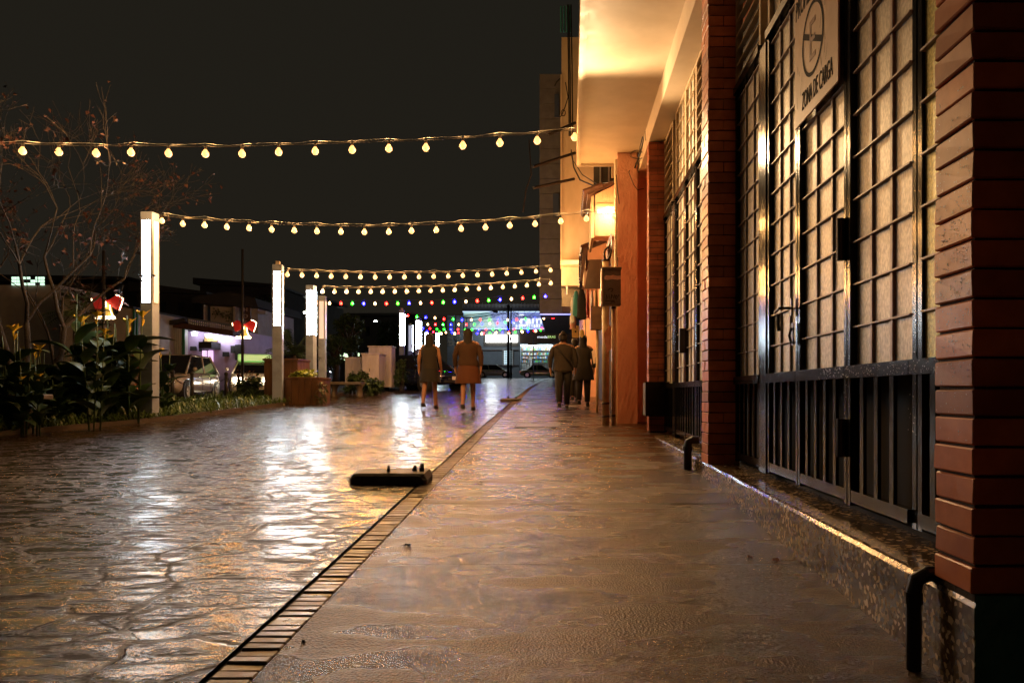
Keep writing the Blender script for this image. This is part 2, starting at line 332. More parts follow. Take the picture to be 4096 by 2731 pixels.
M = dict(
    paving=wet_paving(), aggregate=wet_aggregate(), terrazzo=terrazzo(),
    ground=mat('dark_asphalt', (.05, .048, .045), .5, c2=(.03, .028, .025), cs=2, bs=30, bst=.4, rv=.15),
    road=mat('wet_asphalt', (.05, .048, .045), .22, c2=(.035, .033, .03), cs=1.5, bs=25, bst=.35, bd=.01, rv=.12),
    soil=mat('soil', (.03, .022, .014), .8, c2=(.05, .035, .02), cs=8, bs=15, bst=.8, bd=.03),
    brickpath=mat('drain_brick', (.13, .08, .045), .38, c2=(.08, .05, .03), cs=9, bs=45, bst=.5, bd=.004, rv=.12),
    drop=mat('pale_water_glints', (.85, .72, .62), .12, spec=1.0),  # pale colour stands in for lamp glints on the water drops
    mortar=mat('dark_mortar', (.03, .02, .015), .8, bs=40, bst=.5),
    brick=mat('glazed_brick', (.72, .24, .09), .42, c2=(.54, .155, .055), cs=7, bs=28, bst=.2, bd=.003, rv=.06, spec=.35, coat=.0, crough=.30, course=.0905),
    brick2=mat('red_brick', (.50, .15, .065), .4, c2=(.38, .10, .045), cs=6, bs=22, bst=.3, bd=.004, rv=.12, course=.0905),
    soffit=mat('cream_soffit', (.62, .50, .36), .55, c2=(.54, .43, .30), cs=2.2, bs=6, bst=.15, bd=.01, rv=.1),
    cream=mat('cream_wall', (.60, .48, .32), .7, c2=(.50, .39, .25), cs=3, bs=12, bst=.3, bd=.01, stretch=(1, 1, .5)),
    salmon=mat('salmon_stucco', (.84, .47, .31), .7, c2=(.72, .38, .25), cs=4, bs=26, bst=.9, bd=.018, stretch=(1, 1, .6)),
    teal=mat('teal_paint', (.05, .24, .21), .45, c2=(.03, .15, .13), cs=6, bs=12, bst=.5, bd=.01),
    blackmetal=mat('black_gloss_metal', (.008, .008, .009), .16, c2=(.014, .012, .010), cs=9, bs=35, bst=.12, bd=.002, drops=110, spec=.22),
    muntin=mat('grey_painted_bar', (.42, .34, .30), .45, c2=(.30, .22, .18), cs=14, bs=30, bst=.3, bd=.003),
    creamframe=mat('cream_painted_bar', (.62, .48, .30), .45, c2=(.5, .37, .22), cs=10, bs=25, bst=.2, bd=.003),
    pane=mat('frosted_pane', (.60, .55, .44), .46, .2, c2=(.36, .33, .26), cs=70, cdet=2, bs=90, bst=.8, bd=.0013, stretch=(1, 1, .6), spec=1.0),
    greenpane=mat('green_pebbled_pane', (.62, .58, .17), .4, .2, c2=(.30, .28, .07), cs=70, bs=80, bst=.8, bd=.002, spec=.8),
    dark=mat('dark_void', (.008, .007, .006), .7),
    signwhite=mat('weathered_sign_panel', (.60, .42, .28), .5, c2=(.50, .34, .22), cs=5, bs=9, bst=.25, bd=.006),
    signblack=mat('sign_lettering', (.012, .009, .007), .8, spec=.1),
    signred=mat('faded_red_lettering', (.20, .07, .035), .5, c2=(.1, .04, .02), cs=20),
    steel=mat('galvanised_steel', (.30, .31, .32), .35, .7, bs=12, bst=.2),
    pipe=mat('painted_pipe', (.60, .45, .27), .35, c2=(.42, .29, .17), cs=7, bs=20, bst=.2, bd=.004),
    meter=mat('grey_meter_box', (.13, .12, .10), .4, c2=(.09, .08, .065), cs=8, bs=15, bst=.3),
    paper=mat('paper', (.75, .60, .48), .7, c2=(.6, .45, .35), cs=12, bs=10, bst=.8, bd=.02),
    tile=mat('roof_tile', (.09, .035, .02), .5, c2=(.05, .02, .012), cs=10, bs=25, bst=.6, bd=.02),
    brownpanel=mat('brown_panel', (.10, .055, .03), .4, c2=(.06, .03, .018), cs=4, bs=9, bst=.2),
    block=mat('grey_blockwork', (.17, .16, .15), .8, c2=(.13, .12, .11), cs=3, bs=25, bst=.6, bd=.02),
    wire=mat('black_cable', (.012, .01, .009), .4),
    post=mat('lamp_post_paint', (.20, .25, .38), .40, c2=(.12, .14, .20), cs=3, cdet=6, bs=14, bst=.2, bd=.005, csharp=(.45, .75)),
    postcap=mat('post_cap', (.35, .3, .25), .5),
    concrete=mat('dark_concrete', (.045, .032, .022), .5, c2=(.03, .022, .016), cs=9, bs=22, bst=.6, bd=.01),
    stonebench=mat('bench_concrete', (.16, .12, .085), .5, c2=(.10, .075, .05), cs=6, bs=25, bst=.5),
    iron=mat('dark_iron', (.025, .022, .02), .4, .4),
    leaf=mat('canna_leaf', (.016, .055, .008), .6, c2=(.010, .03, .007), cs=6),
    leafdry=mat('dry_leaf', (.30, .11, .04), .6, c2=(.16, .05, .03), cs=8),
    flower=mat('yellow_petals', (.85, .66, .08), .5, c2=(.8, .55, .05), cs=9),
    bark=mat('bark', (.022, .015, .010), .8, c2=(.010, .007, .005), cs=9, bs=25, bst=.8, bd=.02),
    redleaf=mat('reddish_leaf', (.05, .011, .007), .8, c2=(.02, .006, .004), cs=5),
    bush=mat('dark_foliage', (.03, .055, .015), .5, c2=(.015, .03, .01), cs=5),
    grass=mat('wet_grass', (.07, .12, .02), .4, c2=(.04, .08, .015), cs=8),
    lime=mat('lime_foliage', (.28, .34, .03), .5, c2=(.14, .2, .02), cs=9),
    wood=mat('wet_planter_wood', (.10, .05, .025), .28, c2=(.05, .026, .014), cs=7, bs=18, bst=.6, bd=.008, stretch=(1, 1, .3)),
    cabinet=mat('cabinet_paint', (.33, .31, .34), .45, c2=(.24, .22, .24), cs=6, bs=10, bst=.2, stretch=(1, 1, .2)),
    whitewall=mat('white_wall', (.42, .38, .34), .7, c2=(.34, .30, .27), cs=2),
    corr=mat('corrugated_white', (.50, .50, .46), .5, c2=(.4, .4, .37), cs=2),
    green=mat('green_paint', (.02, .14, .05), .5),
    purple=mat('lilac_wall', (.55, .42, .62), .6, c2=(.45, .34, .52), cs=2),
    darkroof=mat('dark_roof', (.03, .025, .022), .6, c2=(.02, .018, .015), cs=3),
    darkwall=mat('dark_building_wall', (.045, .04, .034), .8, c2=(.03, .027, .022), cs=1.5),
    greywall=mat('cool_grey_wall', (.26, .30, .33), .6, c2=(.22, .25, .28), cs=.8),
    rubber=mat('tyre_rubber', (.015, .015, .015), .6),
    rim=mat('wheel_rim', (.5, .5, .5), .3, .8),
    carglass=mat('car_glass', (.01, .01, .012), .06),
    silver=mat('silver_car_paint', (.42, .38, .35), .22, .3, coat=1),
    navy=mat('navy_car_paint', (.012, .018, .045), .15, .2, coat=1),
    whitecar=mat('white_car_paint', (.65, .62, .52), .25, coat=1),
    tan=mat('champagne_car_paint', (.42, .38, .24), .25, .3, coat=1),
    blackcar=mat('black_car_paint', (.01, .01, .014), .15, coat=1),
    chrome=mat('chrome', (.7, .7, .7), .12, 1.0),
    plate=mat('number_plate', (.6, .55, .45), .5),
    skin=mat('skin', (.34, .165, .09), .5, c2=(.30, .14, .08), cs=6),
    hair=mat('dark_hair', (.012, .008, .006), .7, bs=30, bst=.5, stretch=(1, 1, .1)),
    c_black=mat('black_cloth', (.018, .015, .014), .85, bs=30, bst=.3),
    c_dark=mat('dark_brown_cloth', (.028, .021, .015), .85, bs=20, bst=.4),
    c_grey=mat('grey_brown_cloth', (.040, .031, .024), .9, bs=14, bst=.5, bd=.02),
    c_orange=mat('orange_cloth', (.085, .026, .009), .8, bs=14, bst=.5, bd=.02),
    c_brown=mat('tan_brown_cloth', (.045, .021, .010), .9, bs=12, bst=.5, bd=.02),
    c_blue=mat('blue_cloth', (.06, .08, .12), .8),
    c_white=mat('white_cloth', (.7, .66, .6), .8, bs=10, bst=.4, bd=.02),
    c_teal=mat('teal_cloth', (.05, .25, .25), .8, bs=10, bst=.4, bd=.02),
    c_pink=mat('pink_cloth', (.55, .26, .2), .8, bs=10, bst=.4, bd=.02),
    c_red=mat('red_cloth', (.55, .05, .03), .8, bs=10, bst=.4, bd=.02),
    c_yellow=mat('mustard_cloth', (.55, .36, .12), .8, bs=10, bst=.4, bd=.02),
    redfilm=mat('red_glitter_film', (.45, .02, .02), .3, bs=60, bst=.8, em=(1, .05, .03), es=.07),
    goldfilm=mat('gold_glitter_film', (.6, .4, .08), .3, bs=60, bst=.8, em=(1, .7, .2), es=.3),
    led=emit('led_panel', (.78, .92, 1.0), 68.0),
    leddim=emit('dim_led_panel', (.72, .86, 1.0), .28),
    warm=emit('warm_bulb', (1.0, .46, .14), 2.0),
    cwarm=emit('pale_bulb', (1.0, .55, .2), 14.0),
    cred=emit('red_bulb', (1.0, .0025, .005), 34.0),
    cgreen=emit('green_bulb', (.004, 1.0, .006), 26.0),
    cblue=emit('blue_bulb', (.0016, .0020, 1.0), 150.0),
    rope=emit('rope_light', (1.0, .72, .4), 14.0),
    tubew=emit('white_tube', (.85, .9, 1.0), 15.0),
    headlamp=emit('headlamp', (1.0, .85, .62), 60.0),
    lampfar=emit('far_street_lamp', (.95, 1.0, .8), 60.0),
    shopsign=emit('backlit_sign', (1.0, 1.0, .97), 6.0),
    shopin=emit('lit_shop_interior', (.62, .85, .95), .8),
    warmtube=emit('warm_fixture', (1.0, .82, .55), 24.0),
    lamptail=emit('taillight', (1, .05, .03), .5),
)
# ================================================================== GROUND
def strip(name, fx0, fx1, D0, D1, dz, m, step=1.5, xs=1, fz=None, breaks=None):
    mb = MB(); n = max(2, int((D1-D0)/step)); vs = []
    ds = [D0+(D1-D0)*i/n for i in range(n+1)]
    if breaks: ds = sorted(set(ds+[b for b in breaks if D0 < b < D1]))
    for d in ds:
        a, b_ = fx0(d), fx1(d)
        for k in range(xs+1):
            x = a+(b_-a)*k/xs
            vs.append((x, d, GZ(d)+dz+(fz(x, d) if fz else 0)))
    w = xs+1
    fs = [(i*w+k, i*w+k+1, (i+1)*w+k+1, (i+1)*w+k) for i in range(len(ds)-1) for k in range(xs)]
    mb.add(vs, fs)
    return tag(obj(name, mb, M[m] if isinstance(m, str) else m), kind='structure')
def gutL(d): return -1.15-.0155*min(d, 12)-.007*max(0, min(d, 81)-12)
def gutR(d): return gutL(d)+.15
def bedX(d):   # kerb edge of the planting bed
    pts = [(-4, -9.2), (4, -9.0), (8, -8.5), (10.5, -7.95), (13, -7.15), (16, -6.85), (18, -6.7), (23, -6.9), (28, -7.6), (36, -8.2), (70, -8.4)]
    for (a, x), (b_, y) in zip(pts, pts[1:]):
        if d <= b_: return x+(y-x)*(d-a)/(b_-a)
    return pts[-1][1]
def const(x): return lambda d: x
def roff(d):
    if d < 20: return 0.0
    if d < 34: return .85-GZ(d)
    if d < 62: return (.85-GZ(34))*(1-(d-34)/28)
    return 0.0
strip('ground', const(-7.9), const(160), -12, 300, -.06, 'ground', 3, 1, breaks=[30, 81])
strip('ground', const(-160), const(-7.95), -12, 300, -.07, 'ground', 1.0, 1, breaks=[30, 81], fz=lambda x, d: roff(d))
JT = [5.49]
PITCH = .012
strip('plaza_paving', bedX, lambda d: gutL(d)-.012, -4, JT[0]-PITCH, 0, 'paving', .5, 6, fz=lambda x, d: .0)
strip('plaza_paving', bedX, lambda d: gutL(d)-.012, JT[0]+PITCH, 70, 0, 'paving', .5, 6, breaks=[30])
strip('joint_channel', bedX, lambda d: gutL(d), JT[0]-.06, JT[0]+.06, -.02, 'dark', 1)
# right pavement slabs with thin joints, each slab a hair off level
js = [-4, 2.3, 3.87, 5.52, 8.75, 11.6, 15.2, 19.0, 24, 30, 38, 48, 60, 70]
for i, (a, b_) in enumerate(zip(js, js[1:])):
    tilt = random.uniform(-.004, .004)
    strip('pavement', lambda d: gutR(d)+.012, const(1.9), a+.005, b_-.005, .002+abs(tilt), 'aggregate', 1.0, 3)
# brick drain strip: one mesh of bricks
mb = MB(); d = 1.2
while d < 40:
    w = .062 if d < 14 else .124
    z0 = GZ(d+w/2)
    mb.cbox((gutL(d)+.004, d, z0-.05), (gutR(d)-.004, d+w-.0055, z0-.004+random.uniform(-.003, .003)), .005, .0012)
    d += w
tag(obj('drain_strip', mb, M['brickpath']), kind='structure')
strip('drain_bed', lambda d: gutL(d)-.014, lambda d: gutR(d)+.014, -4, 70, -.02, 'concrete', 2, breaks=[30])
strip('drain_edge', lambda d: gutL(d), lambda d: gutR(d), 40, 70, -.004, 'brickpath', 2)
# planting bed and road
strip('planting_bed', lambda d: bedX(d)-(3.4 if d < 20 else 2.4), lambda d: bedX(d)-.01, -4, 34, .02, 'soil', 1, 2, breaks=[30], fz=lambda x, d: .04*math.sin(x*3+d*2))
strip('road', const(-22), lambda d: bedX(d)-3.4, -6, 70, -.03, 'road', 1, 2, breaks=[30], fz=lambda x, d: roff(d) if x < -9 else 0)
strip('cross_street', const(-60), const(60), 70, 86.5, -.012, 'road', 2, 2, breaks=[81])
strip('far_pavement', const(-60), const(60), 86.5, 100, .10, 'paving', 2, 1)
# low concrete kerb round the bed
mb = MB(); ds = [x*.75 for x in range(-5, 38)]
for a, b_ in zip(ds, ds[1:]):
    xa, xb = bedX(a), bedX(b_)
    mb.add([(xa-.12, a, GZ(a)-.02), (xa, a, GZ(a)-.02), (xa, a, GZ(a)+.07), (xa-.12, a, GZ(a)+.07),
            (xb-.12, b_, GZ(b_)-.02), (xb, b_, GZ(b_)-.02), (xb, b_, GZ(b_)+.07), (xb-.12, b_, GZ(b_)+.07)],
           [(1, 2, 6, 5), (2, 3, 7, 6), (3, 0, 4, 7)])
tag(obj('kerb', mb, M['concrete']), kind='structure')

# ================================================================== BRICK BUILDING (right)
BB = thing('brick_building', 'brick fronted shop building with pillars, barred glass doors and a cream canopy', 'building', (1.5, 6.0, GZ(6)))
X0, X1 = 1.24, 1.50
WT, TZ, LT = 4.78, 3.615, 1.176
def pillar(D0, depth, z0, z1=WT, m='brick', jit=.0022, w=.27, det=True):
    mb = MB(); k = 0; z = z0; H = .0905
    a, b_ = X0, X0+w
    core = MB().box((a+.012, D0+.012, z0-.3), (b_, D0+depth-.012, z1))
    mb.m = []
    while z < z1-.01:
        h = min(H, z1-z)-.009
        if k % 2 == 0:
            cuts = [(a, D0, a+w*.5, D0+depth), (a+w*.5, D0, b_, D0+depth)]
        else:
            cuts = [(a, D0, b_, D0+depth*.5), (a, D0+depth*.5, b_, D0+depth)]
        if D0 < 4: cuts = [(a, D0, b_, D0+depth)] if k % 4 else cuts[:0]+[(a, D0, b_, D0+depth)]
        for (x0, y0, x1, y1) in cuts:
            g = .0022
            dx = random.uniform(-.003, .003) if det else 0
            mb.cbox((x0+(g if x0 > a else 0)+dx, y0+(g if y0 > D0 else 0), z), (x1-(g if x1 < b_ else 0), y1-(g if y1 < D0+depth else 0), z+h), .0045 if D0 < 5 else .003, jit)
        z += H; k += 1
    nb = len(mb.f); mb.cm = 1; mb.add(core.v, core.f)
    return obj('brick_pillar', mb, [M[m], M['mortar']], BB)
pillar(2.28, .235, .44)
# water drops coloured pale as painted glints, on near pillar and black rails
def specks(n, fn, name, rmin, rmax, seed):
    rnd = random.Random(seed); mb = MB()
    for _ in range(n):
        p, nrm = fn(rnd); r = rnd.uniform(rmin, rmax); u = Vector((0, 0, 1)).cross(Vector(nrm))
        if u.length < .1: u = Vector((1, 0, 0))
        u.normalize(); w = Vector(nrm).cross(u); p = Vector(p); nn = Vector(nrm)
        k = 6; a0 = rnd.random()
        ring = [p+(u*math.cos(a0+2*math.pi*i/k)+w*math.sin(a0+2*math.pi*i/k)*1.25)*r for i in range(k)]
        mb.add(ring+[p+nn*r*.55], [(i, (i+1) % k, k) for i in range(k)])
    return tag(obj(name, mb, M['drop'], BB, True), kind='stuff')
def onbrick(rnd):
    z = rnd.gauss(1.45, .23); z = min(max(z, .9), 2.0); k = (z-.44)/.0905; f = k-int(k); z = .44+(int(k)+.10+.72*f)*.0905
    return (X0-.003, rnd.uniform(2.29, 2.50), z), (-1, 0, 0)
specks(420, onbrick, 'water_glints', .0009, .0030, 3)
def onrail(rnd):
    c = rnd.random(); d = rnd.uniform(2.55, 4.3)
    if c < .62: return (X1-.0485, d, rnd.uniform(LT-.042, LT+.016)), (-1, 0, 0)
    dd = rnd.choice([3.15, 3.2, 3.88, 3.93, 4.71, 2.52]); return (X1-.0325, dd+rnd.uniform(-.015, .015), LT-.3+rnd.random()*1.1), (-1, 0, 0)
specks(420, onrail, 'water_glints', .0009, .0026, 4)
pillar(6.5, .30, .44)
pillar(11.1, .25, .50, m='brick2')
pillar(13.02, .30, .55, m='brick2')
# terrazzo plinth carrying the pillars and the door sill
stz = lambda d: .405+.0055*d
mb = MB(); ds = [1.9, 2.28-.001]+[2.28+.35*i for i in range(32)]
n0 = 0
rows = []
for d in ds:
    if d < 2.27: continue
    j = random.uniform(-.002, .002)
    rows.append([(X0+.004, d, GZ(d)-.05), (X0+.004, d, stz(d)-.02), (X0+.012+j, d, stz(d)-.004+j), (X0+.03, d, stz(d)), (X1+.35, d, stz(d)+.004)])
vv = [p for r in rows for p in r]; ff = [(i*5+k, i*5+k+1, (i+1)*5+k+1, (i+1)*5+k) for i in range(len(rows)-1) for k in range(4)]
mb.add(vv, ff); mb.quad(*[rows[0][i] for i in (0, 1, 3, 4)])
obj('terrazzo_step', mb, M['terrazzo'], BB)
mb = MB(); g = 8
vs = [(X0+.002+i*(.35)/g, 2.272-random.uniform(0, .006), -.1+k*.54/10) for k in range(11) for i in range(g+1)]
mb.add(vs, [(k*(g+1)+i, k*(g+1)+i+1, (k+1)*(g+1)+i+1, (k+1)*(g+1)+i) for k in range(10) for i in range(g)])
obj('painted_base', mb, M['teal'], BB)
# broken brick foot under pillar three
# wall behind and upper storey
mb = MB(); mb.box((X1+.45, -3, 0), (8, 13.3, 9)); mb.box((X1+.02, -3, WT), (X1+.449, 13.3, 9)); mb.box((X0+.28, -3, 0), (X1+.449, 2.27, WT-.001)); mb.box((X1+.05, 11.36, .3), (X1+.449, 13.3, WT-.002))
obj('wall', mb, M['brick2'], BB)
# canopy: soffit slab, fascia lip, beam
SZ = 5.10
cx = lambda d: .10+.0078*d
mb = MB()
dd = [-2, 4, 8, 12, 13.2]
for a, b_ in zip(dd, dd[1:]):
    mb.add([(cx(a)+.03, a, SZ), (X1+.02, a, SZ), (X1+.02, b_, SZ), (cx(b_)+.03, b_, SZ), (cx(a)+.03, a, SZ+.3), (X1+.02, a, SZ+.3), (X1+.02, b_, SZ+.3), (cx(b_)+.03, b_, SZ+.3)],
           [(0, 1, 2, 3), (4, 7, 6, 5), (0, 3, 7, 4)])
mb.quad((cx(13.2)+.03, 13.2, SZ), (X1, 13.2, SZ), (X1, 13.2, SZ+.3), (cx(13.2)+.03, 13.2, SZ+.3))
obj('canopy_soffit', mb, M['soffit'], BB)
mb = MB()
for a, b_ in zip(dd, dd[1:]):
    mb.add([(cx(a), a, SZ-.045), (cx(a)+.05, a, SZ-.045), (cx(b_)+.05, b_, SZ-.045), (cx(b_), b_, SZ-.045), (cx(a), a, SZ+.38), (cx(a)+.05, a, SZ+.38), (cx(b_)+.05, b_, SZ+.38), (cx(b_), b_, SZ+.38)],
           [(0, 1, 2, 3), (0, 3, 7, 4), (1, 5, 6, 2), (4, 7, 6, 5)])
    mb.add([(cx(a)+.05, a, SZ-.02), (cx(a)+.085, a, SZ-.02), (cx(b_)+.085, b_, SZ-.02), (cx(b_)+.05, b_, SZ-.02), (cx(a)+.05, a, SZ), (cx(a)+.085, a, SZ), (cx(b_)+.085, b_, SZ), (cx(b_)+.05, b_, SZ)], [(0, 1, 2, 3), (1, 5, 6, 2)])
mb.box((cx(13.2)+.001, 13.2, SZ-.045), (X0-.002, 13.24, SZ+.379))
obj('canopy_fascia', mb, M['soffit'], BB)
mb = MB(); mb.box((X0, -2, WT), (X1+.018, 13.0, SZ-.002)); obj('beam', mb, M['soffit'], BB)

# glazed gate bays -------------------------------------------------
def bay(Ds, zb, near):
    """Ds: list of (D_far, D_near, n_columns, kind, louvre) panels from far to near"""
    k = .2172
    for (df, dn, nc, kind, lou) in Ds:
        w = df-dn
        post = MB(); mun = MB(); lat = MB(); pane = MB()
        # dark posts at both ends
        for d in (df, dn):
            pj = .010 if d < 3.3 else .032
            post.box((X1-pj, d-.018, zb), (X1+.03, d+.018, TZ-.0))
        # muntins
        ze = [LT+k*i for i in range(12) if LT+k*i < TZ-.03]
        for i in range(1, nc):
            d = dn+w*i/nc
            mun.box((X1-.010, d-.012, LT+.02), (X1+.0035, d+.012, TZ-.02))
        for z in ze[1:]:
            mun.box((X1-.020, dn+.023, z-.004), (X1+.003, df-.023, z+.004))
            pass
        pane.box((X1+.004, dn+.02, LT+.02), (X1+.010, df-.02, TZ-.02))
        # lower lattice of flat bars
        lat.box((X1-.048, dn-.02, LT-.045), (X1+.02, df+.02, LT+.019))
        zs = zb+.02
        lat.box((X1-.03, dn+.023, zs), (X1+.01, df-.023, zs+.06))
        nb = max(2, round(w/.165))
        for i in range(1, nb):
            d = dn+w*i/nb
            lat.box((X1-.034, d-.021, zs+.061), (X1-.016, d+.021, LT-.046))
        # transom and upper lights
        post.box((X1-.05, dn-.02, TZ), (X1+.03, df+.02, TZ+.06))
        up = MB()
        if lou:
            z = TZ+.10
            while z < WT-.05:
                up.add([(X1-.035, dn+.03, z), (X1-.035, df-.03, z), (X1+.04, df-.03, z+.06), (X1+.04, dn+.03, z+.06),
                        (X1-.035, dn+.03, z+.008), (X1-.035, df-.03, z+.008), (X1+.04, df-.03, z+.068), (X1+.04, dn+.03, z+.068)],
                       [(0, 1, 2, 3), (4, 7, 6, 5), (0, 4, 5, 1), (0, 3, 7, 4), (1, 5, 6, 2)])
                z += .125
        else:
            for i in range(1, nc): up.box((X1-.012, dn+w*i/nc-.012, TZ+.061), (X1+.018, dn+w*i/nc+.012, WT-.002))
            z = TZ+.06+k
            while z < WT-.04:
                up.box((X1-.022, dn+.023, z-.004), (X1+.014, df-.023, z+.004)); z += k
            pane.box((X1+.004, dn+.02, TZ+.061), (X1+.010, df-.02, WT-.003))
        for d in (df, dn): up.box((X1-.028, d-.02, TZ+.062), (X1+.026, d+.02, WT-.003))
        up.box((X1-.03, dn+.021, WT-.035), (X1+.025, df-.021, WT-.004))
        nm = 'door_leaf' if kind == 'door' else 'window_panel'
        o = obj(nm, post, M['blackmetal'], BB)
        obj('glazing_bars', mun, M['muntin'], o); obj('glass', pane, M['greenpane' if kind == 'green' else 'pane'], o)
        obj('barred_kick_panel', lat, M['blackmetal'], o)
        if lou: obj('louvres', up, M['creamframe'], o)
        else: obj('upper_light', up, M['creamframe'], o)
        if kind == 'door' and near:
            h = MB()
            if df < 4.8 and df > 4:
                # hinge on near stile, handle on far stile
                h.cyl((X1-.052, dn+.01, 1.75), .022, .22, 12)
                obj('hinge', h, M['iron'], o)
                h = MB(); h.cyl((X1-.052, dn+.01, .72), .022, .2, 12); obj('hinge', h, M['iron'], o)
            if df > 5:
                h.tube([(X1-.05, dn+.05, 1.60), (X1-.11, dn+.05, 1.60), (X1-.12, dn+.06, 1.60), (X1-.12, dn+.17, 1.585)], .009, 8)
                h.box((X1-.055, dn+.03, 1.55), (X1-.045, dn+.07, 1.66)); h.tube([(X1-.11, dn+.12, 1.57), (X1-.11, dn+.13, 1.5), (X1-.105, dn+.125, 1.46)], .012, 8)
                obj('handle', h, M['iron'], o)
                h = MB(); h.box((X1-.055, dn-.015, 1.36), (X1-.049, dn+.04, 1.50)); h.tube([(X1-.06, dn+.01, 1.47), (X1-.075, dn+.01, 1.42), (X1-.06, dn+.01, 1.37)], .008, 8)
                obj('latch', h, M['iron'], o)
bay([(6.45, 5.67, 3, 'window', True), (5.42, 4.76, 3, 'door', False), (4.71, 3.93, 3, 'door', False), (3.88, 3.20, 3, 'window', False), (3.15, 2.52, 1, 'green', True)], .475, True)
bay([(11.08, 10.25, 2, 'window', True), (9.95, 9.2, 3, 'door', False), (9.15, 8.45, 3, 'door', False), (8.4, 7.65, 3, 'window', True), (7.6, 6.81, 2, 'window', True)], .50, False)
# jambs, the nearer widened over its post's shadow, and dark reveal behind the bars
for a, b_ in ((5.46, 5.63), (9.99, 10.21)):
    mb = MB(); mb.box((X1-.04, a, .47), (X1+.03, b_, TZ-.001)); obj('door_jamb', mb, M['blackmetal'], BB)
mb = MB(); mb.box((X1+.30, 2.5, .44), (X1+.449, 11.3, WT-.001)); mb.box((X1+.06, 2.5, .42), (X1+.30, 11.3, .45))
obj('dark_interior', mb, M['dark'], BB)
# latch box at far door
mb = MB(); mb.box((X1-.10, 9.16, 1.55), (X1-.03, 9.22, 1.85)); obj('lock_box', mb, M['iron'], BB)
# black pipe stubs on the step
def stub(d, h, g=.035):
    mb = MB(); z = stz(d)+h
    b0 = GZ(d)-.02
    mb.tube([(X0-.055, d, b0), (X0-.055, d, z-.06), (X0-.045, d, z-.02), (X0-.01, d+.0, z), (X0+.05, d, z)], g, 14)
    mb.tube([(X0-.055, d, z-.10), (X0-.055, d, z-.06)], g*1.18, 14)
    return obj('drain_pipe', mb, M['iron'], BB)
stub(2.55, .02, .026); stub(7.25, .16, .04)

# sign fixed to the door
sg = thing('no_parking_sign', 'weathered cream panel with a crossed-out E and ZONA DE CARGA on the barred glass door', 'sign', (X1-.06, 4.32, 2.70))
mb = MB(); mb.cbox((X1-.060, 3.955, 2.70), (X1-.050, 4.70, 3.58), .002); obj('panel', mb, M['signwhite'], sg)
def facing_street(mb, d_left, z, x):
    """text laid on a plane facing the street (-X); reading direction runs towards the camera"""
    return mb.xf(Matrix(((0, 1, 0, x), (-1, 0, 0, d_left), (0, 0, 1, z), (0, 0, 0, 1))))
t = facing_street(text_mb('ZONA DE CARGA', .105, .001, .43), 4.555, 2.765, X1-.0615); obj('lettering', t, M['signblack'], sg)
wd = max(v[1] for v in t.v)-min(v[1] for v in t.v); print('zona width', wd)
t = facing_street(text_mb('PROHIBIDO', .12, .001, .5), 4.68, 3.36, X1-.0615); obj('lettering', t, M['signblack'], sg)
t = facing_street(text_mb('E', .235, .001, .75), 4.43, 3.0, X1-.0612); obj('letter', t, M['signred'], sg)
mb = MB(); c = (4.36, 3.118)
for rr_ in ((.19, .215),):
    n = 48; vs = []
    for i in range(n):
        a = 2*math.pi*i/n
        for r in rr_: vs.append((X1-.0618, c[0]+r*.88*math.cos(a), c[1]+r*math.sin(a)))
    mb.add(vs, [(2*i, 2*i+1, (2*i+3) % (2*n), (2*i+2) % (2*n)) for i in range(n)])
mb.add([(X1-.0620, c[0]+.165, c[1]+.10), (X1-.0620, c[0]+.172, c[1]+.065), (X1-.0620, c[0]-.165, c[1]-.10), (X1-.0620, c[0]-.172, c[1]-.065)], [(0, 1, 2, 3)])
obj('prohibition_ring', mb, M['signblack'], sg)
mb = MB()
for i in range(9):   # scratches
    y, z = 4.05+random.random()*.22, 2.82+random.random()*.5
    l = random.uniform(.03, .13); a = random.uniform(1.1, 1.9)
    mb.add([(X1-.0617, y, z), (X1-.0617, y+.004, z), (X1-.0617, y+l*math.cos(a)+.002, z+l*math.sin(a)), (X1-.0617, y+l*math.cos(a), z+l*math.sin(a))], [(0, 1, 2, 3)])
for i in range(5):
    y, z = 4.55+random.random()*.1, 2.8+random.random()*.25
    l = random.uniform(.03, .09); a = random.uniform(1.1, 1.9)
    mb.add([(X1-.0617, y, z), (X1-.0617, y+.004, z), (X1-.0617, y+l*math.cos(a)+.002, z+l*math.sin(a)), (X1-.0617, y+l*math.cos(a), z+l*math.sin(a))], [(0, 1, 2, 3)])
obj('scratches', mb, M['signblack'], sg)

# dark utility box on the third pillar
ub = thing('utility_box', 'black metal utility box low on the third brick pillar', 'utility box', (1.2, 10.9, .95))
D = 10.75
mb = MB(); mb.cbox((PX(2583, D), D, PZ(1665, D)), (PX(2760, D), 11.08, PZ(1526, D)), .006); obj('case', mb, M['blackmetal'], ub)
mb = MB(); mb.box((PX(2583, D)-.006, D+.01, PZ(1660, D)), (PX(2583, D)-.001, 11.06, PZ(1530, D))); obj('side_door', mb, M['steel'], ub)

